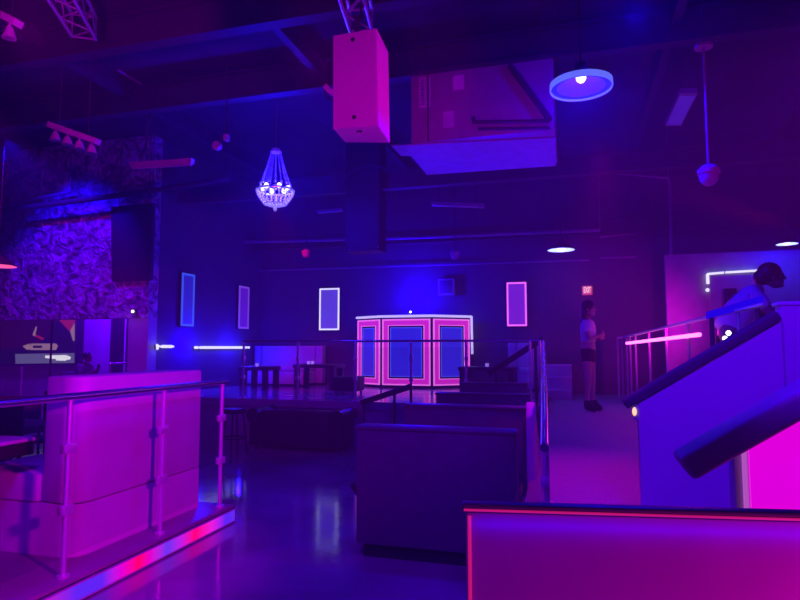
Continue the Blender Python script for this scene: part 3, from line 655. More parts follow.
# dj booth
db = thing('dj_booth', (-3.42, 12.4, STZ), 'glowing three-sided booth with pink frames and blue panels on the stage', 'dj booth')
cz = at(405, 317.5, Y=12.3).z
P1, P2 = at(381, 388, Y=12.35), at(432, 388, Y=12.35); xA, xB = P1.x, P2.x; H_ = cz-STZ
def dj_panel(p, q, label_=None):
    p, q = Vector(p), Vector(q); d = (q-p); w = d.length; d.normalize(); n = Vector((d.y, -d.x, 0))
    def rect(u0, u1, z0, z1, k0, k1):
        return [p+d*u+n*k+Vector((0, 0, z-STZ+.0)) for k in (k0, k1) for u, z in ((u0, STZ+z0), (u1, STZ+z0), (u1, STZ+z1), (u0, STZ+z1))]
    o = MB().hexa(rect(0, w, .02, H_, -.05, 0)).build('side_panel', 'black', db)
    def ring(e, t_, k, nm, m, bz=0):
        b = MB()
        for (u0, u1, z0, z1) in ((e, e+t_, .03+e+bz, H_-e), (w-e-t_, w-e, .03+e+bz, H_-e), (e+t_, w-e-t_, .03+e+bz, .03+e+t_+bz), (e+t_, w-e-t_, H_-e-t_, H_-e)): b.hexa(rect(u0, u1, z0, z1, .0, k))
        b.build(nm, m, o)
    ring(.03, .028, .022, 'outer_light', 'led_edge'); ring(.058, .10, .012, 'glow_frame', 'led_mag'); ring(.16, .014, .024, 'inner_light', 'led_edge'); ring(.174, .035, .014, 'dark_frame', 'black'); ring(.209, .014, .02, 'blue_light', 'edge_blue')
    e = .223; MB().hexa(rect(e, w-e, .03+e, H_-e, 0, .012)).build('blue_panel', 'glow_blue', o)
    return o
Lp = at(357, 387.5, Y=12.35+.42); Rp = at(471, 386, Y=12.35+.62)
b0 = Vector((xA, 12.35, STZ)); b1 = Vector((xB, 12.35, STZ)); bl = Vector((Lp.x, 12.77, STZ)); br = Vector((Rp.x, 12.95, STZ))
dj_panel(bl, b0); dj_panel(b0, b1); dj_panel(b1, br)
up = Vector((0, 0, H_+.01))
MB().prism([(v.x, v.y) for v in (bl, b0, b1, br)], 'z', cz-.0, cz+.035).build('counter_top', 'black', db)
MB().tube([bl+up+Vector((-.01, -.02, .02)), b0+up+Vector((0, -.03, .02)), b1+up+Vector((.0, -.03, .02)), br+up+Vector((.03, -.02, .02)), br+Vector((.04, -.02, H_*.48))], .026).build('top_light', 'led_lav', db)
MB().box((xB+.62, 12.9, STZ+H_*.40), (xB+.66, 12.93, STZ+H_*.47)).build('end_light', 'led_lav', db)
p = at(410.5, 312, Y=12.5); MB().cyl((p.x, p.y, cz+.03), (p.x, p.y, p.z), .008, 6).build('lamp_stem', 'steel', db); MB().ball(p, .025).build('lamp_bulb', 'bulb_white', db)
# stage tables and seats
a = at(299, 364, Y=11.6); b = at(340, 364, Y=11.6)
square_table(((a.x+b.x)/2, 11.6), b.x-a.x, .6, 1.215-STZ, STZ, 'dark low table on the stage just left of the glowing booth', .10)
tz = 1.215
a = at(246, 366, Y=11.2); b = at(274, 366, Y=11.2)
square_table(((a.x+b.x)/2, 11.2), b.x-a.x, .6, 1.17-STZ, STZ, 'dark low table at the left end of the stage', .10)
a = at(461, 364, Y=11.0); b = at(517, 364, Y=11.0)
square_table(((a.x+b.x)/2, 11.0), b.x-a.x, .6, 1.21-STZ, STZ, 'dark low table on the stage just right of the glowing booth', .12)
def candle(px, py, y, z, label, m):
    p = at(px, py, Y=y); t = thing('candle_glass', (p.x, y, z), label, 'candle')
    MB().lathe([(0, 0), (.03, 0), (.035, .06), (.03, .06), (.026, .01), (0, .01)], (p.x, y, z), 14).build('glass', 'crystal', t); MB().cyl((p.x, y, z+.012), (p.x, y, z+.045), .022).build('candle', m, t)
candle(308.5, 360, 11.5, tz, 'small white glass at the left on the low table beside the booth', 'led_white'); candle(312.5, 360, 11.6, tz, 'small white glass at the right on the low table beside the booth', 'led_white')
candle(257, 364, 11.2, 1.17, 'small blue glass on the low table at the stage left end', 'edge_blue'); candle(487, 362, 11.0, 1.21, 'small blue glass on the low table right of the booth', 'edge_blue')
def sofa(x0, x1, y0, y1, z, seat, back, label, m, face=-1, roll=0):
    t = thing('sofa', ((x0+x1)/2, (y0+y1)/2, z), label, 'sofa'); ad = .12 if roll else 0
    yb0, yb1 = (y1-.22, y1) if face < 0 else (y0, y0+.22); ys0, ys1 = (y0, y1-.225) if face < 0 else (y0+.225, y1)
    MB().box((x0+.18, yb0, z+.05), (x1-.18, yb1, z+back), bev=.04).build('backrest', m, t)
    MB().box((x0+.18, ys0, z+.05), (x1-.18, ys1, z+seat-.12), bev=.01).build('seat_base', m, t); MB().box((x0+.18, ys0-.01, z+seat-.118), (x1-.18, ys1, z+seat), bev=.035).build('seat_cushion', m, t)
    for s_, (u0, u1) in enumerate(((x0, x0+.175), (x1-.175, x1))):
        am = MB().box((u0, y0 if roll else yb0, z+.05), (u1, y1, z+back-ad), bev=.02)
        if roll: am.cyl(((u0+u1)/2-(.03 if s_ == 0 else -.03), y0-.01, z+back-.09), ((u0+u1)/2-(.03 if s_ == 0 else -.03), y1+.01, z+back-.09), .11, 16)
        am.build('arm', m, t)
        for yy in (y0+.08, y1-.08): MB().cyl(((u0+u1)/2, yy, z), ((u0+u1)/2, yy, z+.05), .025).build('foot', 'black', t)
    return t
p = at(250, 446, Z=0)
sofa(-4.85, -3.34, 8.42, 9.03, 0, .36, .60, 'black sofa with rolled arms below the front of the stage', 'vinyl_black', 1, 1)
a = at(247, 345, Y=12.8); b = at(323, 345, Y=12.8)
sofa(max(a.x, XL+.05), b.x, 12.15, 12.98, STZ, .45, 1.60-STZ, 'purple-lit sofa on the stage against the back wall left of the booth', 'vinyl_light', -1)
a = at(505, 342, Y=12.2); b = at(542, 342, Y=12.2)
sofa(a.x, b.x, 12.1, 12.95, STZ, .45, 1.66-STZ, 'blue-lit sofa on the stage right of the booth', 'vinyl_light', -1)
a = at(332, 378, Y=10.4); b = at(356, 378, Y=10.4)
t = thing('ottoman', ((a.x+b.x)/2, 10.7, STZ), 'square black ottoman on the stage before the booth left corner', 'ottoman')
MB().box((a.x, 10.4, STZ+.05), (b.x, 10.9, 1.02), bev=.03).build('cushion', 'vinyl_black', t)
for x in (a.x+.06, b.x-.06):
    for y in (10.46, 10.84): MB().cyl((x, y, STZ), (x, y, STZ+.06), .02).build('leg', 'black', t)
# handrails of the stage steps
def slope_rail(pts, posts, label, m='steel'):
    t = thing('stair_handrail', (pts[0].x, pts[0].y, 0), label, 'handrail')
    MB().bar(pts[0], pts[1], .05, .09, bev=.012).build('handrail', m, t)
    for q, z in posts:
        p = pts[0]+(pts[1]-pts[0])*q; MB().cyl((p.x, p.y, z), p, .022).build('post', 'steel', t)
slope_rail([at(361, 403, Y=8.96), at(412, 386, Y=8.96)], ((.06, 0), (.66, 0), (.98, 0)), 'short dark sloping handrail before the stage right of the black sofa', 'wood_black')
slope_rail([at(488, 374, Y=9.35), at(544, 338, Y=9.35)], ((.15, STZ), (.85, STZ)), 'dark sloping handrail at the right end of the stage rail', 'wood_black')
# ramp rail: steel posts with glass, seen almost edge on
zr_ = lambda p: rz(p.y)
guard_rail('guard_rail', [(at(545, 470, Y=3.3).x, 3.3, rz(3.3)+.96), (-.40, 9.0, rz(9.0)+1.05)], .024, (.06, .35, .66, .985), zr_, 'steel and glass rail running up the left side of the ramp', True, True, postr=.024)
# stairs at the end of the ramp
t = thing('staircase', (-.2, 12.2, .6), 'short flight of steps at the far end of the ramp', 'stairs')
for k, (za, y0) in enumerate(((.78, 11.5), (1.0, 11.85), (1.22, 12.2))):
    x0, x1 = at(545, 380, Y=y0).x, at(572, 380, Y=y0).x+.05*0
    s_ = MB().box((x0, y0, .6 if k == 0 else .6), (x1+.02*k*0, 13.05, za-.001), bev=.004) if k == 2 else MB().box((x0, y0, .6), (x1, y0+.349, za), bev=.004)
    s_ = s_.build('step', 'wall_mid', t); MB().box((x0, y0-.012, za-.02), (x1, y0+.03, za+.008)).build('nosing', 'chrome', s_)

# ------------------------------------------------------------------ right side: half walls, stairs, deck rail
w0, w1 = at(638.5, 404, Y=5.0), at(781, 322, Y=5.0); wx = w0.x; zfl = at(790, 306, Y=5.0).z
hw = thing('half_wall', (1.5, 5.06, .2), 'white half wall with a dark sloping cap beside the ramp', 'half wall')
MB().prism([(wx, rz(5)), (wx, w0.z), (w1.x, w1.z), (w1.x, zfl), (6.0, zfl), (6.0, rz(5))], 'y', 5.0, 5.12).build('panel', 'white', hw)
MB().bar(Vector((w0.x-.10, 5.05, w0.z-.01)), Vector((w1.x-.01, 5.05, w1.z+.05)), .16, .075, bev=.02).build('sloping_cap', mat('dark_cap_vinyl', (.09, .08, .09), .65), hw)
MB().bar(Vector((w1.x-.02, 5.06, zfl+.018)), Vector((6.0, 5.06, zfl+.018)), .16, .03, bev=.01).build('level_cap', 'white', hw)
MB().box((at(783, 330, Y=4.99).x-.006, 4.992, rz(5)), (at(783, 330, Y=4.99).x+.006, 5.0, w1.z)).build('joint', 'wall_mid', hw)
p = at(635, 413, Y=5.0); sl = thing('step_light', (p.x, 5.04, p.z), 'small warm lamp on the end of the white half wall', 'lamp')
MB().box((wx-.035, 5.01, p.z-.06), (wx-.001, 5.09, p.z+.07), bev=.01).build('housing', 'chrome', sl); MB().ball((wx-.03, 5.01, p.z+.01), .017, (1, 1, 2.0)).build('bulb', 'bulb_warm', sl)
# near stair wall with its heavy padded cap
YN = 3.4
ca, cb2 = at(682, 466, Y=YN), at(826, 384, Y=YN)
nw = thing('half_wall', (1.4, YN+.1, 0), 'nearer stair wall with a pink-lit face under a heavy dark padded cap', 'half wall')
dcap = (cb2-ca).normalized(); dn = Vector((-dcap.z, 0, dcap.x))
ce = ca+dcap*1.6
MB().bar(ca, ce, .26, .125, up=(0, 0, 1), bev=.03).build('padded_cap', mat('charcoal_vinyl', (.36, .35, .37), .45), nw)
pw0 = at(735, 455, Y=YN); xx0 = pw0.x
def capz(x): return ca.z+(x-ca.x)*dcap.z/dcap.x-.065
MB().prism([(xx0, 0), (xx0, capz(xx0)), (ce.x, capz(ce.x)), (ce.x, 0)], 'y', YN+.02, YN+.14).build('wall_core', 'white', nw)
x1 = at(742.5, 455, Y=YN).x; x2 = at(746.5, 455, Y=YN).x
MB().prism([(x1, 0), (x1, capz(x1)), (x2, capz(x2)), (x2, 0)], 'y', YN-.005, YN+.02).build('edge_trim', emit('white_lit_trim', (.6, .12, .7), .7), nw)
MB().prism([(x2+.012, 0), (x2+.012, capz(x2+.012)), (ce.x, capz(ce.x)), (ce.x, 0)], 'y', YN-.002, YN+.02).build('pink_lit_face', 'pink_panel', nw)  # pink light on the wall is put into this emissive face
# deck rail with balusters and pink tube
ra, rb = at(625, 337, Y=11.0), at(765, 304, Y=5.3)
dr = thing('deck_railing', (ra.x, ra.y, DZ), 'thin railing with upright bars along the edge of the right deck', 'railing')
MB().tube([ra, rb], .02, 10).build('handrail', 'chrome', dr)
def rail_pt(px):
    lo, hi = 0., 1.
    for _ in range(40):
        m = (lo+hi)/2; v = ra+(rb-ra)*m-Vector((0, 0, EYE)); s_ = 400+FPX*v.dot(_r)/v.dot(_f)
        if s_ < px: lo = m
        else: hi = m
    return ra+(rb-ra)*lo
for px in (626.5, 630, 635.5, 649, 666, 688, 712, 738):
    p = rail_pt(px); z = DZ if p.y < 10.4 else .6
    MB().cyl((p.x, p.y, z), p, .016, 8).build('baluster', 'vinyl_mid', dr)
for px in (617.5, 622):
    p = at(px, 338, Y=11.0); MB().cyl((p.x, p.y, .6), (p.x, p.y, ra.z), .016, 8).build('baluster', 'vinyl_mid', dr)
MB().tube([at(617, 338, Y=11.0), ra], .018, 8).build('end_rail', 'chrome', dr)
v = Vector((.045, -.02, -.115)); p0, p1 = rail_pt(629)+Vector((.0, 0, -.12)), rail_pt(703)+Vector((0, 0, -.165))
off = Vector((-.04, -.005, 0)); p0, p1 = p0+off, p1+off
tl = MB().cyl(p0, p1, .022, 12).build('light_tube', 'led_pink', dr); tl['label'] = 'bright hot pink light tube'
for q in (.06, .94):
    c_ = p0+(p1-p0)*q; MB().bar(c_, c_-off*1.1, .03, .03).build('tube_clip', 'steel', tl)
# blue glow behind the deck rail, given by an added emissive band
q = [at(706, 312, Y=6.05), at(763, 295, Y=5.75), at(764, 304.5, Y=5.75), at(706, 319, Y=6.05)]
dd = Vector((.01, .05, 0))
lb = thing('blue_glow_band', sum(q, Vector())/4, 'wide band of blue glow added behind the deck railing under the standing person', 'glow band')
MB().hexa(q+[v+dd for v in q]).build('lit_face', 'deck_blue', lb)
for e_ in (q[3]+(q[2]-q[3])*.1, q[3]+(q[2]-q[3])*.9): MB().cyl((e_.x+.01, e_.y+.05, DZ), (e_.x+.01, e_.y+.05, e_.z+.03), .02, 8).build('stand', 'steel', lb)
for px, py in ((725, 338.5), (728.5, 333)):
    p = at(px, py, Y=5.6); t = thing('spot_lamp', p, 'tiny white spot lamp below the deck railing, ' + ('lower' if py > 336 else 'upper') + ' of two', 'lamp')
    MB().ball(p, .02).build('bulb', 'spot_white', t); MB().cyl((p.x, p.y+.03, DZ), (p.x, p.y+.03, p.z+.02), .012, 8).build('stand', 'steel', t); MB().bar(p, (p.x, p.y+.035, p.z), .02, .02).build('bracket', 'steel', t)
# doorway light frame on the right wall
yy = 10.45; m0, m1, m2 = at(707.5, 274, Y=yy), at(758, 270.5, Y=yy), at(707.5, 284, Y=yy)
t = thing('mirror', (m0.x+.5, yy, 1.4), 'dark framed mirror on the right wall with a white light along its top', 'mirror')
MB().box((m0.x+.03, yy+.0, 1.5), (m0.x+1.35, 10.499, m0.z-.03)).build('pane', bpy.data.materials['lilac_wall_paint'], t)
for (u, v_) in (((m0.x, yy, m0.z), (at(724, 273, Y=yy).x, yy, m0.z+.015)), ((at(725.5, 273, Y=yy).x, yy, m0.z+.016), (m1.x, yy, m1.z))): MB().bar(u, v_, .03, .032).build('light_strip', 'led_white', t)
MB().bar((m0.x, yy, m0.z), (m0.x, yy, m2.z), .04, .03, up=(0, 1, 0)).build('light_strip', 'led_white', t)
MB().ball(at(707.5, 290, Y=yy), .03).build('corner_lamp', 'led_white', t)
p = at(728, 300, Y=9.0); t = thing('column', (p.x, 9.0, DZ), 'dark upright column standing on the deck before the mirror', 'column')
MB().box((p.x-.09, 8.92, DZ), (p.x+.09, 9.1, DZ+.12), bev=.01).build('base', 'black', t)
MB().prism([(p.x-.085, DZ+.12), (p.x+.085, DZ+.12), (p.x+.10, 2.35), (p.x-.06, 2.35)], 'y', 8.94, 9.08, bev=.01).build('shaft', 'black', t)

# ------------------------------------------------------------------ people
def skin_mesh(joints, bones, root, sub=2):
    me = bpy.data.meshes.new('fig'); names = list(joints); idx = {n: i for i, n in enumerate(names)}
    me.from_pydata([joints[n][0] for n in names], [(idx[a], idx[b]) for a, b in bones], [])
    o = bpy.data.objects.new('fig', me); C.objects.link(o)
    md = o.modifiers.new('s', 'SKIN'); md.use_smooth_shade = True
    for n in names:
        v = me.skin_vertices[0].data[idx[n]]; r = joints[n][1]; v.radius = r if isinstance(r, tuple) else (r, r); v.use_root = (n == root)
    o.modifiers.new('d', 'SUBSURF').levels = sub
    bpy.context.view_layer.update()
    out = bpy.data.meshes.new_from_object(o.evaluated_get(bpy.context.evaluated_depsgraph_get()))
    bpy.data.objects.remove(o); return out
def mesh_obj(name, meshes, m, parent):
    bm = bmesh.new()
    for x in meshes: bm.from_mesh(x)
    me = bpy.data.meshes.new(name); bm.to_mesh(me); bm.free()
    for p in me.polygons: p.use_smooth = True
    me.materials.append(M[m]); o = bpy.data.objects.new(name, me); C.objects.link(o); o.parent = parent; ORG[o.name] = ORG[parent.name]; return o
def bm_mesh(mb):
    me = bpy.data.meshes.new('t'); mb.bm.to_mesh(me); mb.bm.free(); return me
def head_mesh(c, tilt=0):
    """head facing local +x: skull, jaw, nose, lips, brow, ears"""
    b = MB(); x, y, z = c
    b.ball((x-.005, y, z+.02), .098, (1.0, .80, 1.08), 18).ball((x+.03, y, z-.045), .066, (1.0, .86, 1.05), 14)
    b.cone((x+.075, y, z+.03), (x+.112, y, z-.02), .008, .017, 8).ball((x+.106, y, z-.02), .015, (1, .9, .8), 8)
    b.ball((x+.082, y, z-.055), .016, (.8, 1.4, .5), 8).ball((x+.074, y, z-.088), .024, (1, 1.1, .8), 8)
    for s_ in (-1, 1): b.ball((x-.005, y+s_*.078, z-.005), .026, (.7, .35, 1.2), 8).ball((x+.078, y+s_*.032, z+.038), .018, (.7, 1.2, .45), 8)
    return b
def hand(J, B, side, wrist, palm, out, curl, thumb):
    """palm and five fingers as their own short chains"""
    res = []; w, p = Vector(wrist), Vector(palm); d = (p-w).normalized(); s_ = Vector(out).normalized(); c_ = Vector(curl).normalized()
    for k, (off, ln) in enumerate(((-.03, .066), (-.010, .078), (.010, .074), (.029, .058))):
        r0 = p+s_*off-d*.01; r1 = r0+d*ln*.45+c_*ln*.12; r2 = r1+d*ln*.3+c_*ln*.3; r3 = r2+d*ln*.12+c_*ln*.3
        res.append(skin_mesh({'a': (r0, .010), 'b': (r1, .0095), 'c': (r2, .0088), 'd': (r3, .0075)}, [('a', 'b'), ('b', 'c'), ('c', 'd')], 'a', 1))
    t0 = w+d*.035-s_*.025; t1 = t0-s_*.03+d*.025+c_*.01; t2 = t1+d*.035+c_*.015
    res.append(skin_mesh({'a': (t0, .013), 'b': (t1, .011), 'c': (t2, .009)}, [('a', 'b'), ('b', 'c')], 'a', 1))
    return res
def person(loc, rotz, label, J, skin, extra, hairf, torso_m, leg_m, sleeves, legs_bare, headc, lean=0, scale=1, shoe='cloth_black'):
    t = thing('person', loc, label, 'person')
    base = ORG[t.name]; ORG[t.name] = Vector((0, 0, 0))
    B = [('pelvis', 'spine'), ('spine', 'chest'), ('chest', 'neckb'), ('neckb', 'neck'), ('chest', 'shL'), ('chest', 'shR'), ('pelvis', 'hipL'), ('pelvis', 'hipR')]
    for s_ in 'LR': B += [('sh'+s_, 'el'+s_), ('el'+s_, 'wr'+s_), ('wr'+s_, 'pa'+s_), ('hip'+s_, 'kn'+s_), ('kn'+s_, 'an'+s_), ('an'+s_, 'to'+s_)]
    parts = [skin_mesh(J, B, 'pelvis')]
    parts.append(bm_mesh(head_mesh(headc)))
    for s_, o_, c_ in extra: parts += hand(J, B, s_, J['wr'+s_][0], J['pa'+s_][0], o_, c_, 1)
    body = mesh_obj('body', parts, skin, t)
    # clothing: shells a little larger than the body
    def shell(names, bones, root, grow, nm, m, over=None):
        K = {}
        for n in names:
            r = J[n][1]; r = r if isinstance(r, tuple) else (r, r); K[n] = (J[n][0], (r[0]+grow, r[1]+grow))
        if over: K.update(over)
        return mesh_obj(nm, [skin_mesh(K, bones, root)], m, t)
    def mid(a, b, f): return Vector(J[a][0])+(Vector(J[b][0])-Vector(J[a][0]))*f
    ov = {}; bones = [('spine', 'chest'), ('chest', 'nk'), ('chest', 'shL'), ('chest', 'shR'), ('spine', 'waist')]
    ov['nk'] = (mid('chest', 'neckb', .72), .10); ov['waist'] = (mid('spine', 'pelvis', sleeves[1]), (.125, .150))
    for s_ in 'LR':
        ov['sl'+s_] = (mid('sh'+s_, 'el'+s_, sleeves[0]), .07 if sleeves[0] < 1 else .056); bones.append(('sh'+s_, 'sl'+s_))
    shell(['spine', 'chest', 'shL', 'shR'], bones, 'chest', .03, 'shirt', torso_m, ov)
    ov = {}; bones = [('pelvis', 'hipL'), ('pelvis', 'hipR'), ('pelvis', 'belt')]; ov['belt'] = (mid('pelvis', 'spine', .55), (.120, .145))
    for s_ in 'LR':
        ov['cu'+s_] = (mid('hip'+s_, 'kn'+s_, .42), .098) if legs_bare else (mid('kn'+s_, 'an'+s_, .93), .058); 
        if not legs_bare: ov['kk'+s_] = (J['kn'+s_][0], .075); bones += [('hip'+s_, 'kk'+s_), ('kk'+s_, 'cu'+s_)]
        else: bones.append(('hip'+s_, 'cu'+s_))
    shell(['pelvis', 'hipL', 'hipR'], bones, 'pelvis', .014, 'shorts' if legs_bare else 'trousers', leg_m, ov)
    for s_ in 'LR':
        a_, o_ = Vector(J['an'+s_][0]), Vector(J['to'+s_][0])
        mesh_obj('shoe', [skin_mesh({'h': (a_+(a_-o_).normalized()*.03-Vector((0, 0, .035)), .05), 'a': (a_+Vector((0, 0, .09)), .055), 'b': (a_-Vector((0, 0, .02)), .06), 't': (o_+(o_-a_).normalized()*.03, .044)}, [('a', 'b'), ('b', 'h'), ('b', 't')], 'b')], shoe, t)
    hx, hy, hz = headc
    hairf(t, hx, hy, hz)
    for s_ in (-1, 1): MB().ball((hx+.088, hy+s_*.033, hz+.018), .011, (.6, 1.3, .8), 8).build('eye', 'black', t)
    MB().ball((hx+.096, hy, hz-.056), .011, (.5, 2.0, .35), 8).build('mouth', mat('lips', (.35, .1, .1), .5), t)
    ORG[t.name] = base; t.rotation_euler = (0, 0, rotz); t.scale = (scale,)*3
    return t
V = Vector
def hair_long(t, x, y, z):
    b = MB().ball((x-.018, y, z+.038), .108, (1.0, .88, 1.02), 18).ball((x-.065, y, z-.08), .085, (.75, 1.05, 1.7), 14).ball((x-.085, y, z-.22), .07, (.7, 1.15, 1.8), 14)
    b.build('hair', 'hair', t)
def hair_bun(t, x, y, z):
    MB().ball((x-.022, y, z+.038), .108, (1.0, .9, 1.0), 18).ball((x-.085, y, z+.0), .078, (1.0, 1.0, 1.05), 14).build('hair', 'hair', t)
def hair_short(t, x, y, z):
    MB().ball((x-.014, y, z+.034), .103, (.98, .86, 1.0), 18).build('hair', 'hair', t)
# standing woman on the ramp, arms folded, seen in profile facing the deck
W = {'pelvis': (V((0, 0, .93)), (.105, .14)), 'spine': (V((.005, 0, 1.09)), (.09, .115)), 'chest': (V((.005, 0, 1.26)), (.105, .14)), 'neckb': (V((-.005, 0, 1.41)), .06), 'neck': (V((.01, 0, 1.49)), .048),
     'shL': (V((-.005, .16, 1.36)), .052), 'shR': (V((-.005, -.16, 1.36)), .052), 'elL': (V((.06, .21, 1.12)), .04), 'elR': (V((.06, -.21, 1.12)), .04),
     'wrL': (V((.22, .05, 1.14)), .028), 'wrR': (V((.23, -.04, 1.19)), .028), 'paL': (V((.22, -.02, 1.15)), .033), 'paR': (V((.23, .03, 1.20)), .033),
     'hipL': (V((0, .085, .88)), .092), 'hipR': (V((0, -.085, .88)), .092), 'knL': (V((.03, .09, .49)), .056), 'knR': (V((.0, -.09, .49)), .056), 'anL': (V((.02, .09, .10)), .038), 'anR': (V((-.03, -.09, .10)), .038), 'toL': (V((.15, .10, .045)), .036), 'toR': (V((.10, -.10, .045)), .036)}
wp = at(590, 411, Y=9.6)
person((wp.x, 9.6, rz(9.6)), math.radians(-12), 'person with long dark hair and white crop top standing on the ramp, arms folded', W, 'skin', [('L', (0, 0, -1), (-.4, -.2, 0)), ('R', (0, 0, -1), (-.4, .2, 0))], hair_long, 'cloth_white', 'cloth_black', (.6, .12), True, (.02, 0, 1.60), scale=.965)
# person on the deck leaning on the rail
D_ = {'pelvis': (V((-.30, 0, .93)), (.12, .15)), 'spine': (V((-.24, 0, 1.10)), (.115, .14)), 'chest': (V((-.13, 0, 1.29)), (.13, .16)), 'neckb': (V((-.01, 0, 1.41)), .065), 'neck': (V((.05, 0, 1.46)), .052),
      'shL': (V((-.08, .18, 1.38)), .062), 'shR': (V((-.08, -.18, 1.38)), .062), 'elL': (V((.12, .23, 1.13)), .044), 'elR': (V((.12, -.22, 1.11)), .044),
      'wrL': (V((.36, .14, 1.10)), .03), 'wrR': (V((.36, -.13, 1.10)), .03), 'paL': (V((.43, .12, 1.10)), .036), 'paR': (V((.43, -.11, 1.10)), .036),
      'hipL': (V((-.25, .09, .88)), .098), 'hipR': (V((-.25, -.09, .88)), .098), 'knL': (V((-.2, .1, .49)), .06), 'knR': (V((-.23, -.1, .49)), .06), 'anL': (V((-.25, .1, .10)), .042), 'anR': (V((-.29, -.1, .10)), .042), 'toL': (V((-.12, .11, .045)), .038), 'toR': (V((-.16, -.11, .045)), .038)}
dp = at(768, 285, Y=6.9)
person((dp.x-.10, 6.9, DZ), math.radians(-4), 'person with dark gathered hair in a pale shirt leaning forward on the right deck', D_, 'skin_dark', [('L', (0, -1, 0), (0, 0, -1)), ('R', (0, 1, 0), (0, 0, -1))], hair_bun, 'cloth_white', 'cloth_black', (.6, .7), False, (.13, 0, 1.545), scale=1.05)
# person seated in the side bar holding a phone
S_ = {'pelvis': (V((0, 0, .53)), (.12, .15)), 'spine': (V((.0, 0, .69)), (.105, .135)), 'chest': (V((.02, 0, .88)), (.12, .155)), 'neckb': (V((.04, 0, 1.03)), .06), 'neck': (V((.06, 0, 1.09)), .05),
      'shL': (V((.03, .18, .98)), .056), 'shR': (V((.03, -.18, .98)), .056), 'elL': (V((.12, .22, .72)), .042), 'elR': (V((.12, -.22, .72)), .042),
      'wrL': (V((.32, .06, .86)), .03), 'wrR': (V((.32, -.06, .86)), .03), 'paL': (V((.37, .03, .90)), .035), 'paR': (V((.37, -.03, .90)), .035),
      'hipL': (V((.05, .09, .52)), .095), 'hipR': (V((.05, -.09, .52)), .095), 'knL': (V((.45, .11, .52)), .062), 'knR': (V((.45, -.11, .52)), .062), 'anL': (V((.43, .11, .10)), .042), 'anR': (V((.43, -.11, .10)), .042), 'toL': (V((.56, .12, .045)), .038), 'toR': (V((.56, -.12, .045)), .038)}
spx = at(83, 374, Y=11.4)
person((spx.x, 11.4, .15), math.radians(5), 'small seated person in dark clothes looking at a phone beside the wall television', S_, 'skin_dark', [('L', (0, 0, 1), (0, -1, 0)), ('R', (0, 0, 1), (0, 1, 0))], hair_short, 'cloth_grey', 'cloth_black', (1.0, .7), False, (.10, 0, 1.18))
ph = thing('phone', (spx.x+.42, 11.42, 1.06), 'phone held by the seated person in the side bar', 'phone'); MB().box((spx.x+.39, 11.4, 1.04), (spx.x+.405, 11.47, 1.18), bev=.003).build('case', 'black', ph)
bs = thing('booth_bench', (spx.x, 11.4, 0), 'dark bench under the seated person in the side bar', 'booth')
MB().box((spx.x-.25, 11.1, 0), (spx.x+.25, 11.75, .55), bev=.02).build('seat', 'vinyl_dark', bs); MB().box((spx.x-.4, 11.1, 0), (spx.x-.26, 11.75, 1.0), bev=.03).build('backrest', 'vinyl_dark', bs)

# things of a kind share a group
GROUPS = {'booth_bench': 'padded booths', 'light_box': 'glowing wall panels', 'pendant_lamp': 'hanging pendant lamps', 'low_table': 'low tables', 'candle_glass': 'small glasses on the stage tables', 'chair': 'dark chairs by the platform',
          'strip_light': 'strip lights under the ceiling', 'track_light': 'spotlight tracks', 'ceiling_sensor': 'fixtures hanging on rods', 'lighting_truss': 'box trusses', 'sofa': 'sofas on and before the stage', 'guard_rail': 'steel guard rails',
          'half_wall': 'stair half walls', 'led_tube': 'white light tubes on the left wall', 'spot_lamp': 'tiny white spot lamps', 'stair_handrail': 'dark sloping handrails', 'cable': 'loose ceiling cables', 'conduit': 'thin ceiling conduits', 'pipe': 'ceiling pipes', 'ottoman': 'black ottomans'}
for o in list(C.objects):
    k = o.name.split('.')[0]
    if o.parent is None and k in GROUPS and 'label' in o: o['group'] = GROUPS[k]

# ------------------------------------------------------------------ lights: lamp bulbs, plus washes and spots that have no modelled fixture
w = bpy.data.worlds.new('w'); sc.world = w; w.use_nodes = True
w.node_tree.nodes['Background'].inputs[0].default_value = (.12, .0, 1, 1); w.node_tree.nodes['Background'].inputs[1].default_value = .06
BL = (.01, 0, 1)
lamp('pink_flood', 'SPOT', (1.6, 1.0, 2.3), (1, 0, .72), 950, (-3.5, 3.7, .85), .08, angle=34)
lamp('truss_fill', 'SPOT', (-1.2, 2.5, 2.9), (1, 0, .78), 100, (-1.85, 5, 4.1), .1, angle=36)
lamp('truss_fill', 'SPOT', (1.9, 6.0, 2.6), (1, 0, .35), 420, (-1.5, 5.1, 3.85), .06, angle=17)  # added pink fill on the speaker side, no fixture
lamp('truss_fill', 'SPOT', (-3.6, 3.0, 3.7), (1, 0, .9), 140, (-4.85, 5.2, 4.85), .1, angle=58)  # added pink fill on the corner truss, no fixture
lamp('unit_fill', 'SPOT', (-.6, 3.4, 2.9), (.75, 0, .6), 70, (-1.0, 6.8, 4.5), .1, angle=40)  # added pink fill on the air unit front
lamp('unit_blue', 'SPOT', (-1.0, 8.4, 1.3), BL, 330, (-.9, 7.4, 4.0), .1, angle=50)  # added blue uplight for the underside of the air unit
lamp('blue_flood', 'SPOT', (1.0, 2.2, 3.0), (.10, 0, 1), 400, (1.25, 5.0, 1.0), .1, angle=54)
lamp('blue_wash', 'POINT', (-3.3, 12.4, 2.7), BL, 220, size=.06)
lamp('blue_wash', 'POINT', (-6.95, 10.2, 1.62), BL, 80, size=.06)
lamp('blue_wash', 'POINT', (-6.95, 11.7, 1.62), BL, 60, size=.06)
lamp('blue_wash', 'SPOT', (-8.8, 7.4, 4.95), BL, 560, (-8.9, 9.1, 3.2), .04, angle=80)
lamp('purple_wash', 'SPOT', (-8.2, 6.4, 5.2), (.7, 0, .8), 200, (-9.0, 9.1, 2.1), .1, angle=62)
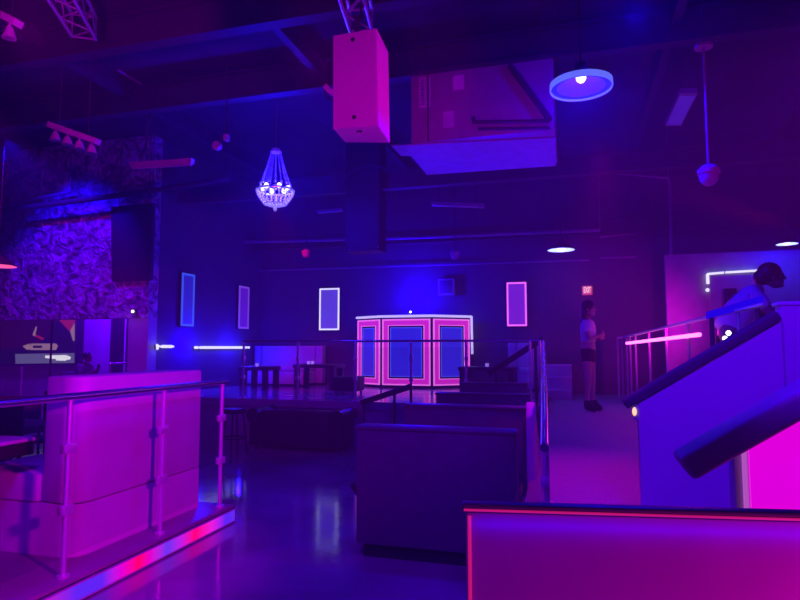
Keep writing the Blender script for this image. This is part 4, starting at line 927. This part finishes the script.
lamp('jamb_wash', 'SPOT', (-5.6, 6.4, 2.6), (.75, 0, .75), 80, (-7.7, 9.1, 1.9), .1, angle=50)
lamp('pendant_bulb_and_fill', 'POINT', pc+Vector((0, 0, .0)), (.005, 0, 1), 230, size=.03)
lamp('pendant_bulb_and_fill', 'POINT', (.6, 5.5, 4.5), (.005, 0, 1), 60, size=.03)  # added blue fill for the ceiling near the big pendant, not its bulb
lamp('pendant_bulb_and_fill', 'POINT', at(561, 253, Y=11.45), (.008, 0, 1), 25, size=.04)
lamp('pendant_bulb_and_fill', 'POINT', at(787, 247, Y=9.95), (.008, 0, 1), 30, size=.04)
lamp('chandelier_bulb', 'POINT', (cx, cy, zr-.1), (.005, 0, 1), 320, size=.05)
lamp('stage_wash', 'SPOT', (-4.9, 9.0, 4.25), (.9, 0, .6), 300, (-5.4, 12.2, .9), .1, angle=44, blend=1)
lamp('stage_front', 'SPOT', (-4.2, 5.6, 3.4), (.45, 0, .8), 90, (-4.6, 9.1, .6), .1, angle=46)  # added purple fill on the stage front
lamp('floor_wash', 'SPOT', (-1.2, .4, 4.9), (.13, 0, 1), 1150, (-2.0, 4.0, 0), .5, angle=50)
lamp('ramp_wash', 'SPOT', (.3, 5.6, 3.5), (1, 0, .5), 240, (.15, 5.9, .35), .1, angle=50, blend=1)
lamp('deck_pink', 'POINT', (1.3, 8.0, 1.8), (1, 0, .8), 16, size=.05)
lamp('deck_spot', 'SPOT', (1.35, 7.6, 1.75), (1, 0, .8), 300, (.75, 13, 2.1), .05, angle=44, blend=1)  # added spot beside the pink tube, spreads its glow into haze and wall
lamp('deck_pink', 'POINT', (1.45, 9.8, 1.9), (1, 0, .8), 10, size=.05)
lamp('steps_blue', 'POINT', (-.5, 10.9, 2.4), BL, 14, size=.05)  # added blue fill on the far steps
lamp('bar_wash', 'POINT', (-11, 11.4, 2.9), (.12, 0, 1), 420, size=.1)
lamp('bench_wash', 'SPOT', (2.0, .7, .3), (1, 0, .62), 150, (1.25, 1.85, .6), .1, angle=100)
th_ = math.atan2(Q.y-L.y, Q.x-L.x)
bl_ = lamp('bench_blue', 'AREA', (L.x+1.02*math.cos(th_)+.026*math.sin(th_), L.y+1.02*math.sin(th_)-.026*math.cos(th_), 1.05), (.02, 0, 1), .42, size=2.0, sizey=.012); bl_.rotation_euler = (math.radians(88), 0, math.atan2(Q.y-L.y, Q.x-L.x))  # added strip of light, makes the blue band below the bench piping
lamp('cap_pink', 'SPOT', (1.5, 1.3, .5), (1, 0, .75), 80, (1.0, 3.3, 1.12), .05, angle=36, blend=1)  # added pink fill on the front of the padded cap
lamp('ceiling_wash', 'AREA', (-1.0, -2.5, .3), (.1, 0, 1), 90, (-1, 4, 5.4), 4)  # added ambient fill from behind the camera
# thin club haze filling the room
n, l = w.node_tree.nodes, w.node_tree.links
vs = n.new('ShaderNodeVolumeScatter'); vs.inputs['Density'].default_value = .014; vs.inputs['Anisotropy'].default_value = .2; vs.inputs['Color'].default_value = (.8, .8, 1, 1)
l.new(vs.outputs[0], n['World Output'].inputs['Volume'])
